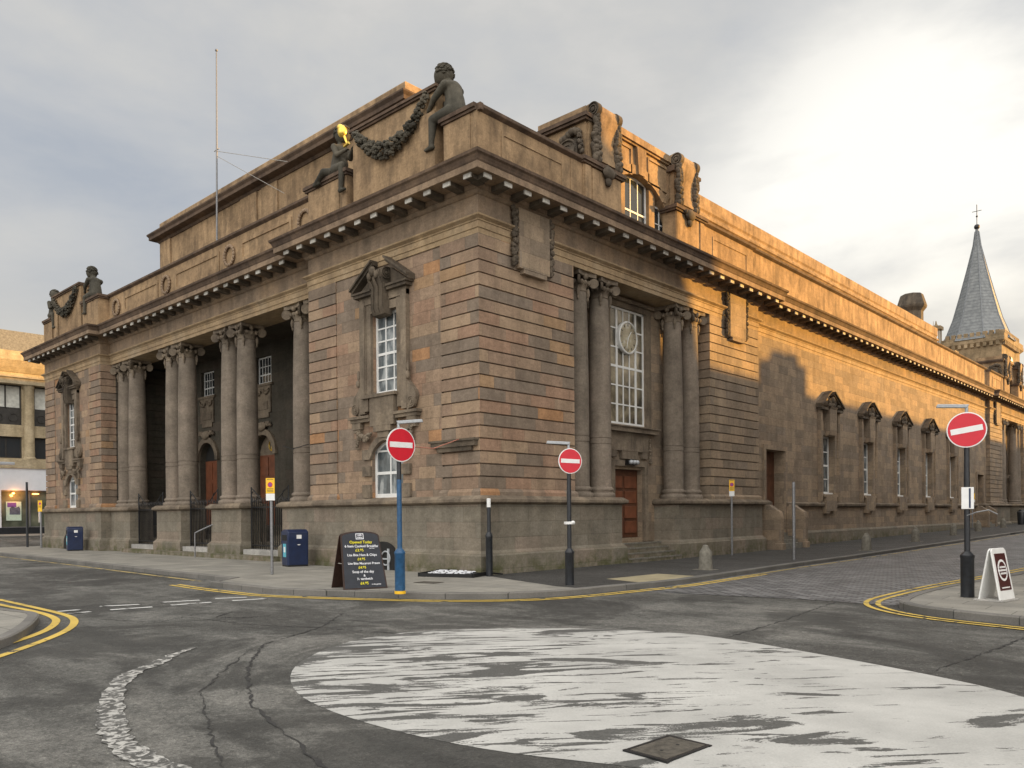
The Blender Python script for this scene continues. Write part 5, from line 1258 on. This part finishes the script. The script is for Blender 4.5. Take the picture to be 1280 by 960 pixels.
def fr_(x0, x1, z0, z1):
    f = lambda x, z, o_: (x, -(slope * (1 - z / 1.25)) - o_, z); mb.add([f(x0, z0, .0355), f(x1, z0, .0355), f(x1, z1, .0355), f(x0, z1, .0355), f(x0, z0, .034), f(x1, z0, .034), f(x1, z1, .034), f(x0, z1, .034)], [(0, 1, 2, 3), (4, 7, 6, 5), (0, 4, 5, 1), (1, 5, 6, 2), (2, 6, 7, 3), (3, 7, 4, 0)])
fr_(-.1, .08, 1.185, 1.2); fr_(-.1, .08, 1.075, 1.09); fr_(-.1, -.088, 1.09, 1.185); fr_(.068, .08, 1.09, 1.185); mb.out('logo_frame', 'chalk_white', f1)
bt('café', 1.145, .06, 'chalk_white', -.01); bt('menu', 1.1, .055, 'chalk_white', -.01)
# fallen board
o = empty('fallen_board', (-.45, -.55, .0), 'black framed board with white writing lying flat on the pavement at the hall corner', 'fallen board', rz=R(20))
mb = MB(W=(0, 1, 0)); mb.hexa([(-.75, -.45, .0), (.75, -.45, .0), (.75, .45, .02), (-.75, .45, .02)], [(-.75, -.45, .05), (.75, -.45, .05), (.75, .45, .1), (-.75, .45, .1)]); mb.out('board', 'slate_board', o, bev=.01)
mb = MB(W=(0, 1, 0)); mb.box(-.78, .78, -.5, -.45, 0, .09); mb.box(-.78, .78, .45, .5, .02, .12); mb.box(-.8, -.75, -.5, .5, 0, .1); mb.box(.75, .8, -.5, .5, 0, .1); mb.out('frame', 'black_iron', o)
mb = MB(W=(0, 1, 0)); mb.tube((.8, .45, .06), (1.25, .3, .05), .02); mb.out('leg', 'black_iron', o)
rd = random.Random(3); mb = MB(W=(0, 1, 0))
for r_ in range(5):
    y = -.32 + r_ * .15; x = -.6
    while x < .5:
        l = rd.uniform(.05, .2); z = .08 + (y + .45) * .055; mb.box(x, x + l, y, y + rd.uniform(.03, .08), z - .01, z + .006); x += l + rd.uniform(.02, .09)
mb.out('white_writing', 'chalk_white', o)

# ------------------------------------------------------------------ bollards and posts
def bollard(loc, label, r=.16, h=.62, rz=0):
    o = empty('stone_bollard', loc, label, 'bollard', 'stumpy stone bollards along the side pavement', rz=rz)
    mb = MB(W=(0, 1, 0)); mb.lathe((0, 0), [(r * 1.25, -.05), (r * 1.2, .1), (r * 1.1, h * .7), (r * 1.02, h * .82), (r * .7, h * .95), (r * .55, h * 1.0), (r * .5, h * 1.08), (r * .2, h * 1.12)], 12); mb.out('shaft', 'concrete', o, 50)
    mb = MB(W=(0, 1, 0)); mb.box(-.3, .3, -.22, .22, -.06, .01); mb.out('footing', 'concrete', o)
    return o
for (x, y, lb) in ((3.66, 5.2, 'rounded pale stone bollard nearest the street corner, before the side steps'), (3.6, 18.0, 'stone bollard in front of the first pedimented side window'), (2.95, 26.5, 'stone bollard between the second and third side windows'), (2.4, 35.3, 'stone bollard just behind the right-hand no-entry post'), (2.0, 42.6, 'fourth distant stone bollard on the side pavement'), (1.7, 51, 'farthest stone bollard near the far pavilion')):
    bollard((x, y, gz(x, y)), lb)
o = empty('marker_post', (.33, -.06, 0), 'slim black post with a white top band at the hall corner', 'post')
mb = MB(W=(0, 1, 0)); mb.lathe((0, 0), [(.09, 0), (.09, .98), (.095, .99), (.095, 1.06), (.055, 1.14)], 16); mb.out('sleeve', 'black_paint', o, 40)
mb = MB(W=(0, 1, 0)); mb.lathe((0, 0), [(.05, 1.1), (.05, 1.78)], 14); mb.out('pole', 'black_paint', o, 40)
mb = MB(W=(0, 1, 0)); mb.lathe((0, 0), [(.053, 1.781), (.053, 2.0), (.04, 2.01)], 14); mb.out('top_band', 'sign_white', o, 40)
o.location = (.42, -.12, 0)

# right-hand white board
o = empty('advert_board', (11.55, 1.4, 0), 'white plastic pavement A-board with a dark red panel and round emblem at the right kerb', 'advert board', rz=R(80))
def wleaf(sgn, name):
    mb = MB(W=(0, 1, 0)); f = lambda x, z, o_: (x, sgn * (.2 * (1 - z / 1.0) + o_), z); ol = [(-.36, 0), (.36, 0), (.34, .95), (.28, 1.0), (-.28, 1.0), (-.34, .95)]; n = len(ol)
    mb.add([f(x, z, 0) for x, z in ol] + [f(x, z, .035) for x, z in ol], [tuple(range(n)), tuple(range(n, 2 * n))[::-1]] + [(i, (i + 1) % n, n + (i + 1) % n, n + i) for i in range(n)])
    return mb.out(name, 'white_paint', o, bev=.012)
o.scale = (.86, .8, .92)
l1 = wleaf(-1, 'leaf'); wleaf(1, 'leaf')
def on(z, o_): return -(.2 * (1 - z) + o_)
mb = MB(W=(0, 1, 0)); mb.hexa([(-.27, on(.2, .03), .2), (.27, on(.2, .03), .2), (.27, on(.2, .04), .2), (-.27, on(.2, .04), .2)], [(-.25, on(.9, .03), .9), (.25, on(.9, .03), .9), (.25, on(.9, .04), .9), (-.25, on(.9, .04), .9)]); pn = mb.out('panel', 'maroon', l1)
cz = .58; ax = Vector((0, -1, .2)).normalized()
mb = MB(W=(0, 1, 0)); mb.disc((0, on(cz, .038), cz), tuple(ax), [(.21, 0), (.21, .006)], 36); mb.out('emblem', 'sign_white', pn)
mb = MB(W=(0, 1, 0)); mb.disc((0, on(cz, .038), cz), tuple(ax), [(.165, 0), (.165, .0085)], 36); mb.out('emblem', 'maroon', pn)
mb = MB(W=(0, 1, 0))
for k, ww in ((-.06, .13), (0, .2), (.06, .13)): mb.box(-ww, ww, on(cz + k, .052), on(cz + k, .042), cz + k - .017, cz + k + .017)
mb.out('emblem', 'sign_white', pn)
mb = MB(W=(0, 1, 0)); mb.box(-.18, .18, on(.25, .05), on(.25, .038), .24, .262); mb.out('lettering', 'sign_white', pn)
mb = MB(W=(0, 1, 0)); mb.box(-.4, .4, -.3, .3, 0, .03); mb.out('base', 'light_step', o)

# little street lamp / figures far down the side pavement: black litter bin
o = empty('street_bin', (.1, 67, .45), 'small round black bin far along the side pavement', 'litter bin'); mb = MB(W=(0, 1, 0)); mb.lathe((0, 0), [(.3, 0), (.34, 1.0), (.2, 1.2)], 14); mb.out('body', 'black_paint', o, 40); mb = MB(W=(0, 1, 0)); mb.lathe((0, 0), [(.36, 1.0), (.36, 1.06)], 14); mb.out('rim', 'grey_steel', o)
o.location = (1.1, 60.5, gz(0, 60.5))

# ------------------------------------------------------------------ shop building, far left
SH = empty('shop_building', (-46, 10, 0), 'pale stone classical shop building at far left with a white ground-floor front', 'building')
def sp(mb, name, mat, par=None, smooth=0, bev=0):
    o = mb.out(name, mat, None, smooth, bev=bev)
    if par is None: o.parent = SH; o.matrix_parent_inverse = Matrix.Translation(-Vector((-46, 10, 0)))
    else: o.parent = par
    return o
stone('shop_stone', [(.3, (.36, .29, .18)), (.5, (.42, .34, .22)), (.7, (.46, .38, .26))], 0, streak=.2)
O2 = (-46, 0, 0); U2 = (0, 1, 0); W2 = (1, 0, 0); Z = .05
cols_ = [-14.6 + 2.62 * k + .0 for k in range(14)]          # pilaster centres; one at y≈2.75
cols_ = [2.78 + 2.62 * k for k in range(-7, 6)]
holes = []
for a in cols_[:-1]: holes += [(a + .38, a + 2.24, 7.9, 10.6), (a + .38, a + 2.24, 5.65, 7.1)]
mb = MB(O2, U2, W2); mb.wall(-16, 18, 4.9, 12.8, -.35, holes, .3); sp(mb, 'wall', 'shop_stone')
mb = MB(O2, U2, W2); mb.box(-16, 18, -12, -.66, -.2, 12.6); sp(mb, 'wall', 'dark_void')
mb = MB(O2, U2, W2)
for a in cols_: mb.lathe((a, -.2), [(.42, 5.55), (.42, 5.65), (.33, 5.75), (.30, 8), (.26, 10.3), (.34, 10.4), (.36, 10.6)], 16)
sp(mb, 'pilaster_row', 'shop_stone', None, 40)
mb = MB(O2, U2, W2); mb.box(-16, 18, -.35, .25, 10.6, 11.0); mb.box(-16, 18, -.35, .38, 11.001, 11.15); mb.box(-16, 18, -.35, .2, 11.151, 11.35); mb.prism_u([(-.35, 11.351), (.25, 11.351), (.5, 11.7), (.7, 12.1), (.72, 12.7), (-.35, 12.7)], -16, 18)
mb.box(-16, 18, -.35, .2, 4.95, 5.54)
sp(mb, 'cornice', 'shop_stone')
mb = MB(O2, U2, W2); mb.prism_u([(.5, 12.701), (-.2, 14.2), (-6, 14.6), (-6, 12.701)], -16, 18); sp(mb, 'roof', 'concrete')
for i, a in enumerate(cols_[:-1]):
    mb = MB(O2, U2, W2); mb.box(a + .38, a + 2.24, -.62, -.58, 7.9, 10.6)
    f = MB(O2, U2, W2)
    for z0, z1 in ((9.0, 10.6), (5.65, 7.1)):
        f.box(a + .38, a + .46, -.6, -.52, z0, z1); f.box(a + 2.16, a + 2.24, -.6, -.52, z0, z1); f.box(a + 1.27, a + 1.35, -.6, -.52, z0, z1); f.box(a + .46, a + 2.16, -.6, -.52, z1 - .08, z1); f.box(a + .46, a + 2.16, -.6, -.52, z0, z0 + .08)
    w_ = sp(f, 'window', 'bronze_panel')
    g_ = MB(O2, U2, W2); g_.box(a + .4, a + 2.22, -.64, -.58, 9.02, 10.58); sp(g_, 'pane', 'curtain', w_)
    g_ = MB(O2, U2, W2); g_.box(a + .4, a + 2.22, -.64, -.58, 5.67, 7.08); sp(g_, 'pane', 'glass', w_)
    g_ = MB(O2, U2, W2); g_.box(a + .38, a + 2.24, -.62, -.5, 7.9, 8.99)
    for k in (.86, 1.76): g_.ring((a + k, -.49, 8.4), .26, .04)
    sp(g_, 'spandrel_panel', 'bronze_panel')
    g_ = MB(O2, U2, W2); g_.box(a + .38, a + 2.24, -.6, -.4, 7.1, 7.45); sp(g_, 'sill', 'white_wall')
mb = MB(O2, U2, W2); mb.box(-16, 18, -.6, .12, 3.48, 4.95); mb.box(-16, 1.0, -.6, .1, .8, 3.48); mb.box(6.3, 6.7, -.6, .1, .8, 3.48); sp(mb, 'shopfront', 'white_wall')
mb = MB(O2, U2, W2); mb.box(-16, 18, -.6, .14, .4, .98); sp(mb, 'stall_riser', 'black_paint')
mb = MB(O2, U2, W2); mb.box(1.0, 6.3, -.3, -.24, .98, 3.48); sw = sp(mb, 'shop_window', 'shop_glass')
mb = MB(O2, U2, W2); mb.box(2.72, 2.8, -.24, -.18, .98, 3.48); mb.box(1.0, 6.3, -.24, -.18, 3.4, 3.479); mb.box(1., 6.3, -.24, -.18, .981, 1.03); sp(mb, 'glazing_bar', 'grey_steel', sw)
mb = MB(O2, U2, W2); mb.box(1.35, 2.25, -.2, -.17, 1.45, 2.72); q = sp(mb, 'poster', 'poster_pale', sw)
mb = MB(O2, U2, W2); mb.box(1.42, 1.95, -.169, -.16, 2.35, 2.66); sp(mb, 'poster_heading', 'sticker_purple', sw)
mb = MB(O2, U2, W2); mb.box(1.55, 2.18, -.169, -.16, 1.85, 2.25); mb.prism_w([(1.55, 2.25), (1.7, 2.42), (1.9, 2.3), (2.1, 2.4), (2.18, 2.25)], -.169, -.16); sp(mb, 'poster_picture', 'poster_dark', sw)
mb = MB(O2, U2, W2); mb.ball((1.75, -.05, 3.28), (.09, .09, .06)); sp(mb, 'spot_lamp', 'lamp_glow', None, 50)
mb = MB(O2, U2, W2); mb.ball((3.1, -.1, 3.25), (.22, .05, .04)); sp(mb, 'spot_lamp', 'lamp_glow', None, 50)
mb = MB(O2, U2, W2); mb.box(3.3, 3.4, -.23, -.1, 1.3, 2.7); sp(mb, 'door_handle_plate', 'sign_white')
lt = bpy.data.lights.new('shop_lamp', 'POINT'); lt.energy = 25; lt.color = (1, .4, .1); lt.shadow_soft_size = .1; lo = bpy.data.objects.new('shop_lamp', lt); COL.objects.link(lo); lo.location = (-45.8, 1.8, 3.15)
# banner post at the hall's far corner
mb = MB(W=(0, 1, 0)); mb.lathe((0, 0), [(.06, 0), (.06, 3.6)], 10); o = mb.out('bare_post', 'black_paint', None, 40); o.location = (-35.0, -.6, 0); tag(o, 'thin black post just beyond the far left corner of the hall', 'post')
# wall lamp on a bracket at the very left edge
o = empty('lamp_bracket', (-44.6, .2, 5.1), 'pale lamp head on a bracket at the left edge of the shop front', 'street lamp')
mb = MB(W=(0, 1, 0)); mb.box(-1.2, .0, .0, .06, .0, .08); mb.out('arm', 'pale_steel', o); mb = MB(W=(0, 1, 0)); mb.box(-.2, .25, -.1, 1.2, -.02, .16); mb.out('lamp_head', 'pale_steel', o, bev=.03)

# ------------------------------------------------------------------ tower, far right
TW = empty('clock_tower', (-9.1, 93, 0), 'square stone clock tower with a slate spire and weathercock beyond the hall', 'tower')
def tp(mb, name, mat, smooth=0, par=None):
    o = mb.out(name, mat, None, smooth)
    o.parent = par or TW
    if par is None: o.matrix_parent_inverse = Matrix.Translation(-Vector((-9.1, 93, 0)))
    return o
stone('tower_stone', [(.3, (.20, .15, .09)), (.5, (.27, .20, .12)), (.7, (.32, .24, .15))], 0, streak=.25, soot=.3)
tx0, tx1, ty0, ty1 = -12.1, -6.2, 90, 99.5
mb = MB(W=(0, 1, 0)); mb.box(tx0, tx1, ty0, ty1, 0, 20.6); tp(mb, 'wall', 'tower_stone')
mb = MB(W=(0, 1, 0)); TP = [(tx0, ty1), (tx0, ty0), (tx1, ty0), (tx1, ty1), (tx0, ty1)]
sweep([(-.5, 20.6), (0, 20.6), (.35, 20.95), (.35, 21.3), (.3, 21.4), (.3, 21.7), (-.5, 21.7)], TP, True, mb)
for i in range(9):
    x = tx0 + .35 + i * .65; mb.box(x - .18, x + .18, ty0 - .33, ty0 - .05, 20.45, 20.9); mb.box(x - .2, x + .2, ty0 - .3, ty0 + .2, 21.7, 22.15)
for i in range(12):
    y = ty0 + .35 + i * .65; mb.box(tx1 + .05, tx1 + .33, y - .18, y + .18, 20.45, 20.9); mb.box(tx1 - .2, tx1 + .3, y - .2, y + .2, 21.7, 22.15)
tp(mb, 'battlement', 'tower_stone')
mt, t, b = newmat('spire_slate'); s = t.nodes.new('ShaderNodeSeparateXYZ'); t.links.new(wpos(t), s.inputs[0])
wv = val(t, 'FRACT', val(t, 'MULTIPLY', s.outputs[2], 2.6)); nz = noise(t, wpos(t), 2.5, 4)
t.links.new(mixc(t, maprange(t, wv, 0, .25, .75, 0), ramp(t, nz, [(.35, (.13, .14, .145)), (.65, (.21, .22, .22))]), (.04, .045, .05)), b.inputs['Base Color']); b.inputs['Roughness'].default_value = .5
bump(t, b, wv, .5, .05)
mb = MB(W=(0, 1, 0)); mb.lathe((-9.35, 93.2), [(3.95, 21.4), (3.35, 22.4), (2.6, 24.4), (1.85, 27.2), (1.05, 30.4), (.42, 33.1), (.2, 34.8), (.12, 35.3)], 8, PI / 8); tp(mb, 'spire', 'spire_slate')
mb = MB(W=(0, 1, 0))
for i in range(8):
    a = 2 * PI * i / 8 + PI / 8; pr = [(3.95, 21.4), (3.35, 22.4), (2.6, 24.4), (1.85, 27.2), (1.05, 30.4), (.42, 33.1), (.2, 34.8)]
    for k in range(6): mb.tube((-9.35 + pr[k][0] * math.cos(a), 93.2 + pr[k][0] * math.sin(a), pr[k][1]), (-9.35 + pr[k + 1][0] * math.cos(a), 93.2 + pr[k + 1][0] * math.sin(a), pr[k + 1][1]), .07, .07, 6)
tp(mb, 'spire_ridge', 'lead_grey')
c = (-9.35, 93.2); mb = MB(W=(0, 1, 0)); mb.ball((c[0], c[1], 35.35), .32); mb.tube((c[0], c[1], 35.3), (c[0], c[1], 38), .04); mb.ball((c[0], c[1], 36.6), .12); mb.box(c[0] - .5, c[0] + .5, c[1] - .02, c[1] + .02, 37.2, 37.26)
mb.prism_w([(-9.35 + (x + 9.35) * 1.5, 38.1 + (z - 38.1) * 1.4) for x, z in [(-9.95, 38.2), (-9.6, 38.0), (-9.3, 37.95), (-9.0, 38.3), (-8.75, 38.7), (-8.85, 38.2), (-9.1, 37.8), (-9.4, 37.6), (-9.7, 37.8), (-9.9, 37.9), (-9.8, 38.3), (-9.75, 38.55)]], -93.24, -93.16); tp(mb, 'weathercock', 'black_iron')
mb = MB(O=(0, 0, 0), U=(0, 1, 0), W=(1, 0, 0)); mb.disc((94.1, tx1, 18.6), (0, 1, 0), [(1.05, 0), (1.05, .12), (.9, .14)], 32); q = tp(mb, 'clock', 'tower_stone', 40)
mb = MB(O=(0, 0, 0), U=(0, 1, 0), W=(1, 0, 0)); mb.disc((94.1, tx1 + .13, 18.6), (0, 1, 0), [(.88, 0), (.88, .04)], 32); mb.out('clock_face', 'sign_white', q)
mb = MB(W=(0, 1, 0)); mb.box(-12, -6.25, 79, 89.8, 0, 16.2); mb.box(-10.0, -8.4, 79.5, 81, 16, 18.6); tp(mb, 'lower_wing', 'tower_stone')
# aedicule-like chimneys near the tower (pair of stone stacks)
o = empty('lantern_turret', (-12.75, 89.0, 0), 'small pale lantern turret left of the spire base', 'turret')
mb = MB(W=(0, 1, 0)); mb.box(-.5, .5, -.5, .5, 0, 20.9); mb.out('wall', 'tower_stone', o)
mb = MB(W=(0, 1, 0))
for a in (-.42, .42):
    for b_ in (-.42, .42): mb.box(a - .07, a + .07, b_ - .07, b_ + .07, 20.9, 22.9)
mb.box(-.65, .65, -.65, .65, 22.9, 23.3); mb.lathe((0, 0), [(.4, 23.3), (.12, 23.6), (.05, 24.0)], 8); mb.out('lantern', 'tower_stone', o)
mb = MB(W=(0, 1, 0)); mb.lathe((0, 0), [(.5, 0), (.5, 21.0), (.4, 22.3), (.04, 25.6), (.02, 26.4)], 8); o = mb.out('distant_spirelet', 'tower_stone'); o.location = (-16.0, 100, 0); tag(o, 'thin dark spirelet poking up behind the roofline, left of the turret', 'spire')

# ------------------------------------------------------------------ opposite block (just out of frame on the right), which shades the street
OB = empty('opposite_building', (25, 40, 0), 'tall stone building across the side street from the hall', 'building')
def op(mb, name, mat):
    o = mb.out(name, mat); o.parent = OB; o.matrix_parent_inverse = Matrix.Translation(-Vector((25, 40, 0))); return o
mb = MB((0, 0, 0), (0, 1, 0), (1, 0, 0)); mb.prism_w([(3, 0), (3, 17.5), (20.5, 17.5), (21.6, 16.4), (26.4, 13.2), (28.1, 10.1), (28.1, 0)], 13.6, 42)
mb.prism_w([(28.11, 0), (28.11, 10.02), (95, 10.02), (95, 0)], 13.6, 42); op(mb, 'wall', 'ashlar_pale')
mb = MB((0, 0, 0), (0, 1, 0), (1, 0, 0)); mb.box(34.9, 38.1, 13.6, 15, 10, 11.3); mb.box(35.3, 35.9, 13.8, 14.4, 11.3, 11.7); mb.box(36.6, 37.4, 13.8, 14.6, 11.3, 11.75); op(mb, 'chimney', 'sooty_stone')
mb = MB((0, 0, 0), (0, 1, 0), (1, 0, 0))
for fl in range(3):
    for k in range(24):
        y = 5 + 3.6 * k
        if fl == 2 and y > 24: continue
        mb.box(y, y + 1.2, 13.52, 13.59, 1.2 + 3.3 * fl, 3.2 + 3.3 * fl)
op(mb, 'window', 'glass')
